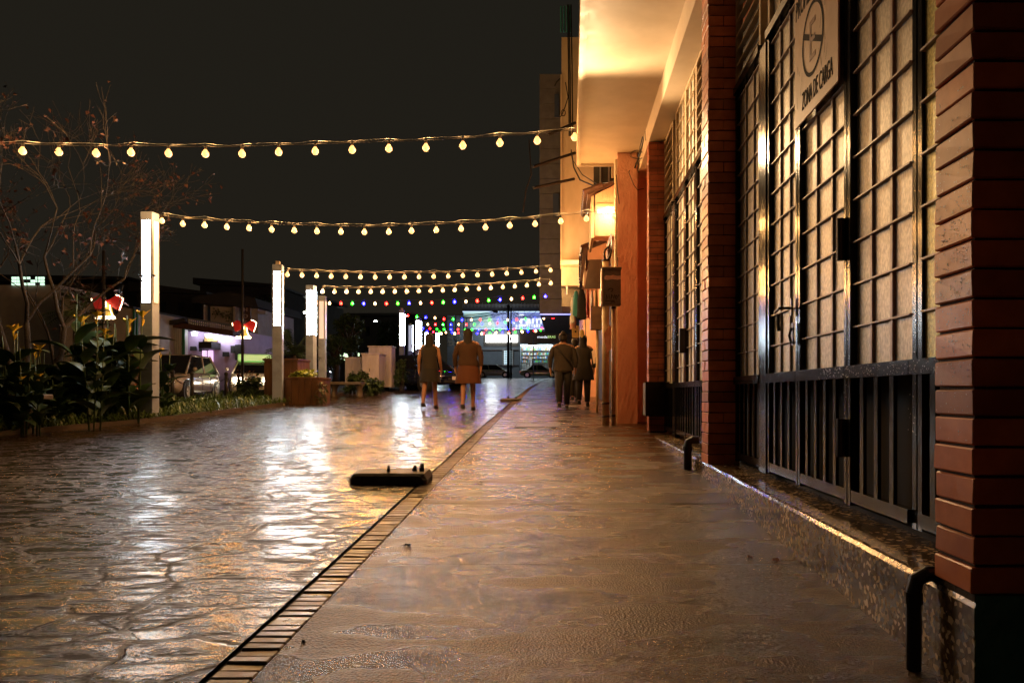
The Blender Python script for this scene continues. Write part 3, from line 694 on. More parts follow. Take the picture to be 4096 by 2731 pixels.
# cables from the canopy end to the salmon house
mb = MB()
def cable(pts, r=.012, m=None, n=6):
    (m or mb).tube(pts, r, n)
def cat(p, q, sag, n=14):
    p, q = Vector(p), Vector(q); return [p.lerp(q, i/n)-Vector((0, 0, sag*4*(i/n)*(1-i/n))) for i in range(n+1)]
cable([P(2590, 480, 11.6), P(2583, 520, 11.6), P(2585, 560, 11.5), P(2605, 590, 11.4), P(2640, 612, 11.2), P(2670, 600, 11.1), P(2680, 570, 11.1)], .016)
cable([P(2596, 480, 11.6), P(2575, 560, 11.8), P(2562, 610, 12.2), P(2540, 670, 12.6), P(2500, 705, 12.9), P(2430, 735, 13.2), P(2370, 742, 14), P(2320, 720, 15), P(2295, 670, 16), P(2285, 600, 17)], .014)
cable([P(2585, 490, 11.6), P(2560, 590, 12), P(2555, 640, 12.5), P(2505, 700, 12.9), P(2440, 728, 13.4), P(2390, 738, 14), P(2330, 700, 15), P(2290, 640, 17)], .009)
cable([P(2530, 650, 13.1), P(2515, 690, 12.5), P(2535, 740, 12.5), P(2550, 760, 12.5), P(2575, 755, 12.5)], .006)
cable([P(2465, 700, 12.6), P(2470, 760, 12.55), P(2477, 815, 12.5)], .009)
# ring of spare cable
for rr_ in (.10, .085):
    c = P(2550, 620, 12.0)
    cable([c+Vector((rr_*1.2*math.cos(a*.4), .02*math.sin(a), rr_*.7*math.sin(a*.4))) for a in range(17)], .004)
obj('cables', mb, M['wire'], BB)

# ================================================================== SALMON HOUSE
SH = thing('salmon_house', 'salmon stuccoed house with two tiled window hoods beyond the brick building', 'building', (1.2, 12.6, GZ(12.6)))
D = 12.6
xl, xr = PX(2470, D), PX(2550, D)
mb = MB()
# stucco pier (bumpy front), as a grid
g = 6; h = 60
vs = []
for k in range(h+1):
    for i in range(g+1):
        z = .40+(8-.40)*k/h
        vs.append((xl+(xr-xl)*i/g, D+random.uniform(-.003, .003), z))
mb.add(vs, [(k*(g+1)+i, k*(g+1)+i+1, (k+1)*(g+1)+i+1, (k+1)*(g+1)+i) for k in range(h) for i in range(g)])
mb.box((xl, D+.004, .4), (xr, 13.0, 8)); mb.box((xl+.10, 13.0, .4), (4, 23, 8))
obj('wall', mb, M['salmon'], SH)
mb = MB(); mb.box((xl+.088, 15.0, GZ(15)), (xl+.099, 22.0, 3.45)); obj('dark_opening_panel', mb, M['dark'], SH)  # black panel on the wall paints the shade of the shop opening
mb = MB(); mb.box((xl-.035, D+.03, .45), (xl-.001, 12.9, 5.0)); obj('lit_side_strip', mb, M['cream'], SH)  # cream strip paints the light on the pier's street side
# first tiled hood
def hood(D, depth, poly_roof, cheek, name='tiled_hood'):
    mb = MB(); mb.prism([(P(x, y, D).x, P(x, y, D).z) for x, y in poly_roof], 'y', D, D+depth)
    # tile noses along the left edge
    o = obj(name, mb, M['tile'], SH)
    tl = MB(); x, y = poly_roof[0]
    k = D+.02
    while k < D+depth:
        p = P(x, y, D); tl.tube([(p.x-.05, k, p.z-.02), (p.x+.28, k, p.z+.10)], .05, 7); k += .12
    obj('tiles', tl, M['tile'], o)
    mb = MB(); mb.prism([(P(a, b, D).x, P(a, b, D).z) for a, b in cheek], 'y', D+.02, D+depth-.02)
    obj('cheek', mb, M['salmon'], o)
    return o
hood(13.1, 1.7, [(2345, 762), (2370, 748), (2440, 728), (2500, 697), (2503, 706), (2440, 745), (2372, 772), (2352, 780)],
     [(2383, 777), (2440, 748), (2500, 712), (2500, 815), (2383, 815)])
# lit niche under hood 1 with lamp
D = 13.1
mb = MB()
for (a, b_, c, d_) in ((2383, 815, 2487, 826), ):
    p, q = P(a, b_, D), P(c, d_, D); mb.box((p.x, D, q.z), (q.x, D+1.6, p.z-.001))
p, q = P(2478, 826, D), P(2487, 1070, D); mb.box((p.x, D, q.z), (q.x+.0, D+.3, p.z-.001))
p, q = P(2366, 780, D+.2), P(2376, 950, D+.2); mb.box((p.x, D+.2, q.z), (q.x, D+1.6, p.z))
obj('window_surround', mb, M['cream'], SH)
mb = MB(); mb.tube([(PX(2392, 13.2), 13.35, PZ(838, 13.2)), (PX(2474, 13.2), 13.35, PZ(838, 13.2))], .022, 8); fx = obj('lamp_tube', mb, M['warmtube'], SH)
mb = MB(); mb.cbox((PX(2376, 13.6), 13.5, PZ(950, 13.6)), (PX(2458, 13.6), 13.9, PZ(852, 13.6)), .01); obj('hood_box', mb, M['salmon'], SH)
mb = MB(); mb.box((PX(2366, 13.5), 13.44, PZ(952, 13.5)), (PX(2377, 13.5), 13.49, PZ(770, 13.5))); obj('hood_edge', mb, M['cream'], SH)
# second hood
D = 16.0
hood(16.0, 1.5, [(2333, 985), (2345, 980), (2425, 955), (2428, 968), (2350, 996), (2340, 1060), (2330, 1125), (2320, 1125)],
     [(2350, 1000), (2425, 970), (2425, 1040), (2350, 1040)])
mb = MB(); p, q = P(2345, 1040, D-.02), P(2412, 1155, D-.02)
mb.prism([(PX(2356, D), PZ(1040, D)), (PX(2412, D), PZ(1040, D)), (PX(2412, D), PZ(1156, D)), (PX(2338, D), PZ(1156, D))], 'y', D-.06, D-.02)
obj('hood_board', mb, M['brownpanel'], SH)
mb = MB()
for (x, a, b_, dd_) in ((2316, 1030, 1120, 16.6), (2322, 1010, 1135, 16.3)):
    k = PZ(b_, dd_)
    while k < PZ(a, dd_): mb.box((PX(x, dd_), dd_, k), (PX(x+9, dd_), dd_+.5, k+.03)); k += .055
obj('tile_stack_edge', mb, M['tile'], SH)
# shop doorway wall strips going away (grazing)
mb = MB()
D = 14.6
for (a, b_, y0, y1, m_) in ((2412, 2430, 1150, 1700, 0), (2446, 2468, 1000, 1690, 0)):
    mb.box((PX(a, D), D, PZ(1640, D)), (PX(b_, D), D+.2, PZ(y0, D)))
obj('door_frame', mb, M['cream'], SH)
# windows above hood one
mb = MB(); D = 14.4
mb.box((PX(2375, D), D, PZ(745, D)), (PX(2500, D), D+.1, PZ(640, D))); w_ = obj('upper_window', mb, M['darkwall'], SH)
mb = MB()
for i in range(9): x = PX(2448+i*6, D-.06); mb.tube([(x, D-.06, PZ(716, D)), (x, D-.06, PZ(640, D))], .016, 6)
obj('curtain', mb, M['cream'], w_)
mb = MB()
for a, b_ in ((2398, 2404), (2432, 2438)): mb.box((PX(a, D), D-.05, PZ(740, D)), (PX(b_, D), D-.005, PZ(640, D)))
mb.box((PX(2380, D), D-.05, PZ(668, D)), (PX(2438, D), D-.006, PZ(662, D)))
obj('frame', mb, M['steel'], w_)

# pipes standing against the salmon house
def upipe(xa, xb, ytop, ybot, D, label, bands=()):
    r = (PX(xb, D)-PX(xa, D))/2; x = (PX(xa, D)+PX(xb, D))/2; z1 = PZ(ytop, D); z0 = GZ(D)
    t = thing('conduit_pipe', label, 'pipe', (x, D, z0), 0, 'conduit pipes on the salmon house')
    mb = MB(); mb.cyl((x, D, z0-.02), r, z1-z0+.02, 16); obj('tube', mb, M['pipe'], t, True)
    for yb in bands:
        mb = MB(); mb.cyl((x, D, PZ(yb, D)), r*1.12, .03, 16); obj('coupling', mb, M['iron'], t, True)
    return t
upipe(2408, 2437, 1040, 1673, 12.25, 'thick pale conduit pipe with black cables at its top in front of the salmon house', (1616, 1668, 1046))
upipe(2446, 2463, 1210, 1697, 12.3, 'thin pale pipe right beside the thick conduit below the graffiti box', (1665, 1235))
upipe(2383, 2393, 1318, 1620, 15.5, 'slim dark conduit pipe standing below the plain dark box', ())
mb = MB()
cable([P(2422, 1045, 12.25), P(2416, 1015, 12.25), P(2420, 1000, 12.3), P(2432, 990, 12.3), P(2440, 950, 13)], .018, mb)
cable([P(2430, 1045, 12.25), P(2440, 1025, 12.25), P(2446, 1000, 12.3), P(2444, 940, 13)], .018, mb)
cable([P(2470, 1030, 12.6), P(2471, 1065, 12.5)], .007, mb)
solo('cable_bundle', mb, M['wire'], 'black cable loops rising from the top of the thick conduit pipe', 'cable', smooth=True)
# meter boxes
mt = thing('meter_box', 'grey metal meter box with black graffiti and a torn sticker beside the salmon pier', 'meter box', P(2440, 1225, 12.1))
D = 12.05
mb = MB(); mb.cbox((PX(2414, D), D, PZ(1220, D)), (PX(2484, D), D+.22, PZ(1071, D)), .008); obj('case', mb, M['meter'], mt)
mb = MB(); mb.cbox((PX(2405, D), D-.03, PZ(1078, D)), (PX(2486, D), D+.25, PZ(1069, D)), .004); obj('lid', mb, M['meter'], mt)
mb = MB(); mb.box((PX(2405, D), D+.0, PZ(1222, D)), (PX(2413, D), D+.2, PZ(1079, D))); obj('side_plate', mb, M['pipe'], mt)
mb = MB(); pts = [(2418, 1107), (2424, 1101), (2440, 1103), (2452, 1100), (2470, 1104), (2482, 1102), (2483, 1117), (2470, 1119), (2450, 1117), (2430, 1120), (2418, 1118)]
mb.prism([(PX(x, D), PZ(y, D)) for x, y in pts], 'y', D-.004, D-.001); obj('sticker', mb, M['paper'], mt)
mb = MB()
for st in ([(2424, 1200), (2427, 1178), (2431, 1195), (2436, 1172), (2440, 1196)], [(2446, 1176), (2445, 1195)], [(2450, 1180), (2454, 1195), (2459, 1178)], [(2464, 1180), (2461, 1190), (2466, 1196), (2470, 1186), (2464, 1180)],
           [(2475, 1178), (2476, 1186)], [(2432, 1160), (2442, 1153), (2452, 1155), (2450, 1164), (2444, 1166)], [(2420, 1204), (2440, 1202), (2458, 1203)], [(2444, 1208), (2460, 1206), (2456, 1214)]):
    mb.tube([P(x, y, D-.004) for x, y in st], .006, 5)
obj('graffiti', mb, M['signblack'], mt)
mt = thing('meter_box', 'plain dark meter box above the slim conduit, left of the graffiti box', 'meter box', P(2385, 1318, 15.2))
D = 15.2
mb = MB(); mb.cbox((PX(2363, D), D, PZ(1318, D)), (PX(2408, D), D+.22, PZ(1224, D)), .008); obj('case', mb, M['brownpanel'], mt)
mb = MB(); mb.box((PX(2364, D)-.0, D-.012, PZ(1262, D)), (PX(2407, D), D-.001, PZ(1227, D))); obj('door', mb, M['brownpanel'], mt)
# paper sheets taped to pipes
mb = MB(); D = 12.1
pp = [(2438, 1302, 12.12), (2414, 1333, 12.1), (2420, 1378, 12.12), (2428, 1412, 12.14), (2446, 1395, 12.2), (2446, 1305, 12.22)]
mb.add([P(*p) for p in pp]+[P(a, b_, c_)+Vector((0, .003, 0)) for a, b_, c_ in pp], [(0, 1, 2, 3, 4, 5), (6, 7, 8, 9, 10, 11)]+[(i, (i+1) % 6, 6+(i+1) % 6, 6+i) for i in range(6)])
solo('paper_sheet', mb, M['paper'], 'crumpled pale paper sheet taped round the thick conduit pipe', 'paper', base=P(2430, 1412, 12.14))
mb = MB(); D = 15.2
pp = [(2376, 1395), (2367, 1406), (2374, 1455), (2381, 1452), (2383, 1400)]
mb.prism([(PX(x, D), PZ(y, D)) for x, y in pp], 'y', D, D+.004)
solo('paper_sheet', mb, M['paper'], 'small pale paper notice on the slim dark conduit', 'paper', base=P(2374, 1455, D))
# ================================================================== UPPER BLOCKS BEYOND
D = 22.0
CB = thing('cream_building', 'tall cream wall with a lit ledge right of the grey block building', 'building', (PX(2260, D), D, GZ(D)))
mb = MB(); mb.box((PX(2246, D), D, PZ(1150, D)), (3.5, D+7, PZ(150, D))); obj('wall', mb, M['cream'], CB)
mb = MB(); mb.box((PX(2243, D-.03), D-.9, PZ(1078, D)), (PX(2345, D), D-.001, PZ(1062, D))); mb.box((PX(2246, D), D-.4, PZ(1150, D)), (PX(2335, D), D-.001, PZ(1078, D)-.001))
obj('ledge', mb, M['cream'], CB)
mb = MB(); mb.box((PX(2247, D), D+.05, PZ(1225, D)), (PX(2330, D), D+.2, PZ(1151, D))); obj('dull_panel', mb, M['meter'], CB)
mb = MB(); mb.tube([P(2268, 1144, D-.45), P(2268, 1178, D-.45)], .03, 8); obj('bracket', mb, M['steel'], CB)
mb = MB(); mb.box((.55, D+.2, GZ(D)), (3.5, D+7, PZ(1150, D)-.001)); obj('shop_front_wall', mb, M['salmon'], CB)
mb = MB(); mb.box((PX(2246, D)-.03, D-.03, PZ(1060, D)), (PX(2246, D)+.02, D+.03, PZ(300, D))); obj('corner_trim', mb, M['cream'], CB)
# struts, downpipes and loose cables against the cream wall
mb = MB()
for a, b_ in (((2130, 668), (2300, 612)), ((2135, 752), (2296, 716)), ((2190, 540), (2300, 492))):
    mb.tube([P(a[0], a[1], 20.5), P(b_[0], b_[1], 21.7)], .045, 6)
obj('awning_strut', mb, M['iron'], CB)
mb = MB()
for xx in (2270, 2276, 2284): mb.tube([P(xx, 20, 21.6), P(xx+4, 260, 21.6), P(xx+7, 545, 21.6)], .02, 5)
mb.tube([P(2116, 560, 20.6), P(2125, 700, 20.6), P(2104, 760, 20.6), P(2092, 850, 20.6)], .015, 5)
mb.tube([P(2262, 330, 21.5), P(2272, 390, 21.5), P(2260, 430, 21.5), P(2245, 465, 21.5), P(2238, 470, 21.5)], .015, 5)
mb.tube([P(2240, 315, 21.5), P(2225, 330, 21.5), P(2218, 345, 21.5)], .02, 5)
c = P(2253, 452, 21.5)
mb.tube([c+Vector((.06*math.cos(a*.6), 0, .09*math.sin(a*.6))) for a in range(22)], .012, 5)
obj('loose_cables', mb, M['wire'], CB)
D = 30.0
GB = thing('grey_block_building', 'tall narrow grey blockwork wall overhanging the pavement left of the cream wall', 'building', (PX(2260, D), D, GZ(D)))
mb = MB()
x0, x1 = PX(2158, D), 3.5; z = PZ(1255, D)
k = 0
while z < PZ(316, D):
    mb.cbox((x0, D, z), (x0+1.7, D+10, z+.585), .008); z += .6; k += 1
obj('wall', mb, M['block'], GB)
mb = MB(); mb.box((x0+.02, D-.03, PZ(1259, D)), (PX(2285, D), D+.06, PZ(1255.5, D))); obj('blue_edge_light', mb, emit('blue_edge', (.25, .3, 1), 2.2), GB)
mb = MB(); mb.box((x0+.3, D+.5, GZ(D)+.0), (x0+.301, D+10, PZ(1262, D))) if False else mb.box((1.1, D+.3, GZ(D)), (3.5, D+10, PZ(1260, D))); obj('lower_wall', mb, M['darkwall'], GB)
mb = MB()
mb.prism([(PX(2175, D-.15), PZ(560-0, D)), (PX(2240, D-.15), PZ(560, D)), (PX(2240, D-.15), PZ(420, D)), (PX(2215, D-.15), PZ(420, D))][:3]+[(PX(2215, D), PZ(420, D))], 'y', D-.12, D-.02) if False else mb.box((PX(2212, D), D-.2, PZ(870, D)), (PX(2235, D), D-.02, PZ(780, D)))
mb.box((PX(2218, D), D-.2, PZ(470, D)), (PX(2236, D), D-.02, PZ(385, D)))
obj('window_shutter', mb, M['c_blue'], GB)
mb = MB(); mb.box((x0-2.0, D+.8, PZ(316, D)), (x0-.01, D+8, PZ(330, D))); 
mb = MB()
for i in range(4): mb.tube([P(2244+i*12, 25, 26), P(2244+i*12, 130, 26)], .03, 4)
obj('roof_railing', mb, M['c_teal'], GB)

# ================================================================== LAMP POSTS
def lamp_post(px, pytop, pybot, D, a, rot, label, lit, ltop, lbot, cap=True):
    """square post; lit = which faces glow: set of 'f','l','r'; ltop/lbot in photo rows"""
    X = PX(px, D); z0 = PZ(pybot, D); z1 = PZ(pytop, D)
    t = thing('lamp_post', label, 'lamp post', (X, D, z0), rot, 'square lamp posts along the planting beds')
    h = z1-z0; l0 = PZ(lbot, D)-z0; l1 = PZ(ltop, D)-z0; s = a/2
    mb = MB(); mb.cbox((-s, -s, -.1), (s, s, h), .006)
    obj('shaft', mb, M['post'], t, world=False)
    for f, (nx, ny) in dict(f=(0, -1), r=(1, 0), l=(-1, 0), b=(0, 1)).items():
        mb = MB(); w = s*.68
        def bx(u0, u1, v0, v1, o0, o1):
            if nx: mb.box((nx*(s+o0), u0, v0), (nx*(s+o1), u1, v1))
            else: mb.box((u0, ny*(s+o0), v0), (u1, ny*(s+o1), v1))
        bx(-w, w, l0, l1, .001, .006)
        pm = 'led' if f in lit else 'leddim'
        o = obj('light_panel', mb, M[pm], t, world=False)
        mb = MB()
        for (u0, u1, v0, v1) in ((-w-.012, -w, l0-.012, l1+.012), (w, w+.012, l0-.012, l1+.012), (-w, w, l0-.012, l0), (-w, w, l1, l1+.012)):
            bx(u0, u1, v0, v1, .001, .009)
        obj('panel_frame', mb, M['postcap'], o, world=False)
    if cap:
        mb = MB(); mb.cbox((-.03*a/.22-.02, -.05, h), (.05, .05, h+.09), .008); obj('finial', mb, M['postcap'], t, world=False)
    mb = MB(); mb.cbox((-s-.09, -s-.09, -.08), (s+.09, s+.09, .012), .01); obj('base_plate', mb, M['concrete'], t, world=False)
    for bx_, by in ((-s-.05, -s-.05), (s+.05, -s-.05), (s+.05, s+.05)):
        mb = MB(); mb.cyl((bx_, by, .012), .018, .035, 8); obj('anchor_bolt', mb, M['tan'], t, world=False)
    return t
lamp_post(600, 852, 1682, 13.3, .215, R(-3), 'nearest and tallest looking square lamp post with a bright white panel, beside the canna bed', 'f', 887, 1212, False)
lamp_post(1112, 1060, 1622, 18.0, .222, R(10), 'square lamp post with one bright panel and small cap in front of the wooden planters', 'f', 1089, 1303)
lamp_post(1245, 1142, 1602, 20.3, .215, R(-8), 'square lamp post glowing on two faces just behind the wooden planter', 'fr', 1163, 1340, False)
lamp_post(1290, 1184, 1582, 23.3, .20, R(2), 'unlit square lamp post with grey glass panel, right of the two-sided glowing one', '', 1206, 1355, False)
lamp_post(1608, 1241, 1540, 31.5, .20, R(0), 'square lamp post with bright panel standing at the bonnet of the dark blue car', 'fr', 1255, 1381)
lamp_post(1642, 1300, 1525, 39, .22, R(0), 'dimmer distant lamp post, second in the cluster behind the dark blue car', 'r', 1302, 1404)
lamp_post(1673, 1273, 1525, 35.5, .26, R(0), 'thick bright distant lamp post, third in the cluster behind the dark blue car', 'frl', 1284, 1396)
lamp_post(1706, 1325, 1515, 52, .25, R(0), 'small far lamp post left of the dark haired woman', 'fr', 1332, 1388)
lamp_post(1749, 1325, 1513, 54, .22, R(0), 'small far lamp post right of the dark haired woman', 'fr', 1334, 1385)

# ================================================================== STRING LIGHTS
bulb_meshes = {}
def bulb_mesh(key, r, fine):
    k = (key, round(r, 4), fine)
    if k not in bulb_meshes:
        mb = MB()
        n = 8 if fine else 6
        rr = [(0, 0, -r*1.15, r*.02, r*.02), (0, 0, -r*.95, r*.55, r*.55), (0, 0, -r*.35, r*.97, r*.97), (0, 0, r*.2, r*.92, r*.92), (0, 0, r*.8, r*.5, r*.5), (0, 0, r*1.15, r*.34, r*.34)]
        mb.rings(rr, n); bulb_meshes[k] = mb.mesh('bulb', M[key], True)
    return bulb_meshes[k]
sock_meshes = {}
def string(label, pts, Da, Db, keys, r=.045, sock=True, group='strings of festoon bulbs over the plaza', start=None, end=None):
    """pts: bulb pixel positions; distance runs from Da to Db along them"""
    n = len(pts); ps = [P(x, y, Da+(Db-Da)*i/max(1, n-1)) for i, (x, y) in enumerate(pts)]
    base = start if start is not None else ps[0]+Vector((0, 0, .1))
    t = thing('festoon_lights', label, 'string lights', base, 0, group)
    up = Vector((0, 0, r*1.15+.055))
    line = ([start] if start is not None else [])+[p+up for p in ps]+([end] if end is not None else [])
    fine = []
    for a, b_ in zip(line, line[1:]):
        for k in range(3): fine.append(a.lerp(b_, k/3)-Vector((0, 0, .012*(0, 1, 1)[k])))
    fine.append(line[-1])
    mb = MB(); mb.tube(fine, .005 if Da < 25 else .007, 5); obj('cable', mb, M['wire'], t)
    if Da < 22:
        mb = MB(); mb.tube([p+Vector((0, .01, .035+.012*math.sin(i*1.3))) for i, p in enumerate(fine)], .003, 4); obj('support_wire', mb, M['steel'], t)
    for i, p in enumerate(ps):
        if keys == ['warm']:
            if 'wl%.4f' % r not in bpy.data.lights:
                l = bpy.data.lights.new('wl%.4f' % r, 'POINT'); l.energy = 31000*r*r*(.85 if Da < 13 else 1); l.color = (1.0, .49, .15); l.shadow_soft_size = r*1.25
            lo = bpy.data.objects.new('bulb_light', bpy.data.lights['wl%.4f' % r]); col.objects.link(lo); lo.parent = t; lo.location = p-base
        b_ = bpy.data.objects.new('bulb', bulb_mesh(keys[i % len(keys)], r, Da < 22)); col.objects.link(b_); b_.parent = t
        b_.location = p-base
        if sock:
            if r not in sock_meshes:
                m2 = MB(); m2.rings([(0, 0, r*1.1, r*.36, r*.36), (0, 0, r*1.1+.05, r*.42, r*.42), (0, 0, r*1.1+.06, r*.2, r*.2)], 8); sock_meshes[r] = m2.mesh('socket', M['wire'])
            s_ = bpy.data.objects.new('socket', sock_meshes[r]); col.objects.link(s_); s_.parent = b_
    return t
K = 4096/2352
def V(l): return [(x*K, y*K) for x, y in l]
s1 = [(-32, 345), (52, 347), (135, 349), (221, 352), (301, 350), (387, 352), (472, 353), (556, 353), (640, 349), (724, 347), (809, 344), (893, 341), (978, 339), (1063, 334), (1148, 328), (1234, 323), (1320, 315)]
string('nearest and largest festoon string of warm bulbs ending at the canopy edge', V(s1), 11.9, 11.9, ['warm'], .058, start=P(-300, 590, 11.9), end=Vector((cx(11.9)+.02, 11.9, PZ(538, 11.9))))
s2 = [(372, 507), (420, 514), (470, 517), (521, 521), (572, 524), (624, 527), (676, 529), (728, 531), (783, 532), (837, 533), (893, 532), (945, 530), (1002, 528), (1059, 525), (1115, 522), (1171, 518), (1229, 514), (1288, 508), (1347, 502), (1411, 496)]
string('second festoon string of warm bulbs, from the nearest lamp post to the salmon house', V(s2), 13.2, 12.9, ['warm'], .048)
s3 = [(660+i*33.6, 0) for i in range(19)]
s3 = [(x, 629+9.5*(1-((x-930)/290)**2)*1.0-(x-660)*.009) for x, _ in s3]
string('third festoon string of warm bulbs, from the capped lamp post to the cream wall', V(s3), 18, 20.8, ['warm'], .054)
s4 = [(741+i*27.6, 0) for i in range(20)]
s4 = [(x, 667+8*(1-((x-980)/270)**2)-(x-741)*.030) for x, _ in s4]
string('fourth festoon string of warm bulbs, just under the third one', V(s4), 20.4, 21.5, ['warm'], .056)
s5 = [(757+i*26.1, 0) for i in range(20)]
s5 = [(x, 694+6.5*(1-((x-960)/250)**2)-(x-757)*.022) for x, _ in s5]
string('first multicoloured festoon string, directly under the warm ones', V(s5), 23.3, 24.5, ['cwarm', 'cred', 'cgreen', 'cblue'], .044, False)
def cs(x0, x1, dx, y0, ym, y1, D, keys, label, r=.046):
    """a coloured string given in the photograph's pixels"""
    n = int((x1-x0)/dx)+1; pts = []
    for i in range(n):
        u = i/(n-1); y = y0*(1-u)+y1*u+(ym-(y0+y1)/2)*4*u*(1-u); pts.append((x0+dx*i, y+random.uniform(-1.2, 1.2)))
    return string(label, pts, D, D+.8, keys, r, False)
C4 = ['cred', 'cgreen', 'cblue', 'cwarm']
cs(1631, 2252, 36.3, 1263, 1280, 1267, 31, C4, 'second multicoloured string, starting at the capped post by the blue car')
cs(1680, 2110, 31, 1296, 1297, 1284, 36, ['cblue', 'cwarm', 'cred', 'cgreen'], 'third multicoloured string, level with the top of the cluster of posts', .048)
cs(1664, 2215, 28, 1313, 1318, 1310, 41, ['cgreen', 'cblue', 'cred', 'cgreen'], 'fourth multicoloured string, crossing under the blue shop banner', .050)
cs(1708, 2240, 25.2, 1325, 1331, 1312, 46, ['cblue', 'cred', 'cgreen', 'cwarm'], 'lowest multicoloured string just above the walkers\' heads', .054)
cs(1765, 2235, 54, 1333, 1334, 1316, 58, ['cwarm'], 'farthest sparse string of warm bulbs above the lit shop sign', .09)

# ================================================================== FALLEN POLE BASES ON THE PLAZA
def pole_base(D, xl, xr, depth, label, h=.10, bolts=()):
    x0, x1 = PX(xl, D), PX(xr, D); z = GZ(D)
    t = thing('pole_base', label, 'pole base', ((x0+x1)/2, D+depth/2, z), 0, 'concrete pole bases lying at the drain')
    mb = MB(); c = .035
    prof = [(x0, z-.01), (x0, z+h*.45), (x0+c*.8, z+h-.006), (x0+c*1.6, z+h), (x1-c*1.6, z+h), (x1-c*.8, z+h-.006), (x1, z+h*.4), (x1, z-.01)]
    n = len(prof); zz = GZ(D+depth)-z
    def ring(y, k, dz): return [(px+(k if px < (x0+x1)/2 else -k), y, pz+dz-(k*.8 if pz > z+h*.6 else 0)) for px, pz in prof]
    rr = [ring(D, .03, 0), ring(D+.03, .004, 0), ring(D+.05, 0, 0)]+[ring(D+.05+(depth-.1)*i/4, random.uniform(-.002, .002), zz*i/4) for i in (1, 2, 3, 4)]+[ring(D+depth, .03, zz)]
    vs = [p for r in rr for p in r]
    mb.add(vs, [(i*n+k, i*n+k+1, (i+1)*n+k+1, (i+1)*n+k) for i in range(len(rr)-1) for k in range(n-1)]+[tuple(range(n)), tuple(range((len(rr)-1)*n, len(rr)*n))])
    obj('slab', mb, M['concrete'], t)
    for (bx_, by, bw, bh) in bolts:
        mb = MB(); x = x0+(x1-x0)*bx_; y = D+depth*by; zt = z+h
        mb.cbox((x-bw, y-bw, zt-.01), (x+bw, y+bw, zt+bh*.55), .004); mb.cyl((x, y, zt+bh*.5), bw*.72, bh*.5, 8)
        mb.cyl((x, y, zt+bh*.6), bw*.95, bh*.2, 6)
        obj('bolt', mb, M['iron'], t)
    return t
pole_base(6.4, 1392, 1706, .34, 'near chamfered dark concrete pole base with three upright bolts lying across the drain strip', .095, ((.48, .3, .014, .06), (.80, .5, .02, .05), (.90, .45, .02, .072)))
pole_base(19.8, 1998, 2082, .4, 'small far concrete pole base with two bolts on the wet plaza', .07, ((.4, .3, .03, .05), (.78, .3, .03, .05)))
# grating and manhole, flush in the paving
mb = MB(); 
for i in range(34):
    x = PX(1610, 11.2)+i*.0225; d0 = 11.0+.0*i
    mb.add([(x, d0, GZ(d0)+.006), (x+.010, d0, GZ(d0)+.006), (x+.05, d0+.45, GZ(d0+.45)+.006), (x+.04, d0+.45, GZ(d0+.45)+.006)], [(0, 1, 2, 3)])
solo('drain_grate', mb, M['iron'], 'iron drain grating set flush in the plaza paving left of the drain strip', 'grate', base=(PX(1700, 11.2), 11.2, GZ(11.2)))
mb = MB()
d0, d1 = 11.9, 12.6; xa, xb = PX(2062, 12.2), PX(2238, 12.2)
zz = lambda d: GZ(d)+.009
mb.add([(xa, d0, zz(d0)), (xb, d0, zz(d0)), (xb, d1, zz(d1)), (xa, d1, zz(d1))], [(0, 1, 2, 3)])
mb.tube([(xa, d0, zz(d0)), (xb, d0, zz(d0)), (xb, d1, zz(d1)), (xa, d1, zz(d1)), (xa, d0, zz(d0))], .005, 4)
solo('manhole_cover', mb, M['iron'], 'rectangular manhole cover in the pavement beside the drain strip', 'manhole', base=((xa+xb)/2, 12.2, GZ(12.2)))
# litter and leaves
lv = MB()
def litter(px, py, s, label, m='leafdry'):
    D = 3150/(py-1445); b_ = P(px, py, D)
    mb = MB(); n = 5; pts = []
    for i in range(n+1):
        pts.append((s*(i/n-.5), .22*s*math.sin(i*math.pi/n), .12*s*math.sin(i*2.2)))
    a = random.random()*6
    vs = [p for q in pts for p in ((q[0], q[1], q[2]+s*.22), (q[0], -q[1]-.02*s, q[2]+s*.12))]
    mb.add(vs, [(2*i, 2*i+1, 2*i+3, 2*i+2) for i in range(n)]); mb.add([(x, y, z-.004) for x, y, z in vs], [(2*i, 2*i+1, 2*i+3, 2*i+2) for i in range(n)])
    mb.xf(Matrix.Rotation(a, 4, 'Z')); mb.shift(b_+Vector((0, 0, .004)))
    solo('fallen_leaf', mb, M[m], label, 'leaf', 'leaves and scraps fallen on the pavement', base=b_)
litter(1632, 2184, .05, 'largest fallen scrap in the wet patch beside the brick drain strip', 'c_black')
litter(1214, 2570, .03, 'dark scrap on the pavement edge at the lower end of the drain strip', 'c_black')
litter(1922, 1932, .05, 'tiny dark lump on the pavement right of the near pole base', 'c_black')
litter(3105, 2245, .05, 'small curled dry leaf near the foot of the terrazzo step')
litter(3000, 2232, .035, 'thin dry twig scrap left of the curled leaf by the step')
litter(3205, 2250, .03, 'small bright chip against the foot of the terrazzo step', 'paper')
litter(2120, 1635, .07, 'small pale scrap on the pavement behind the walkers', 'paper')

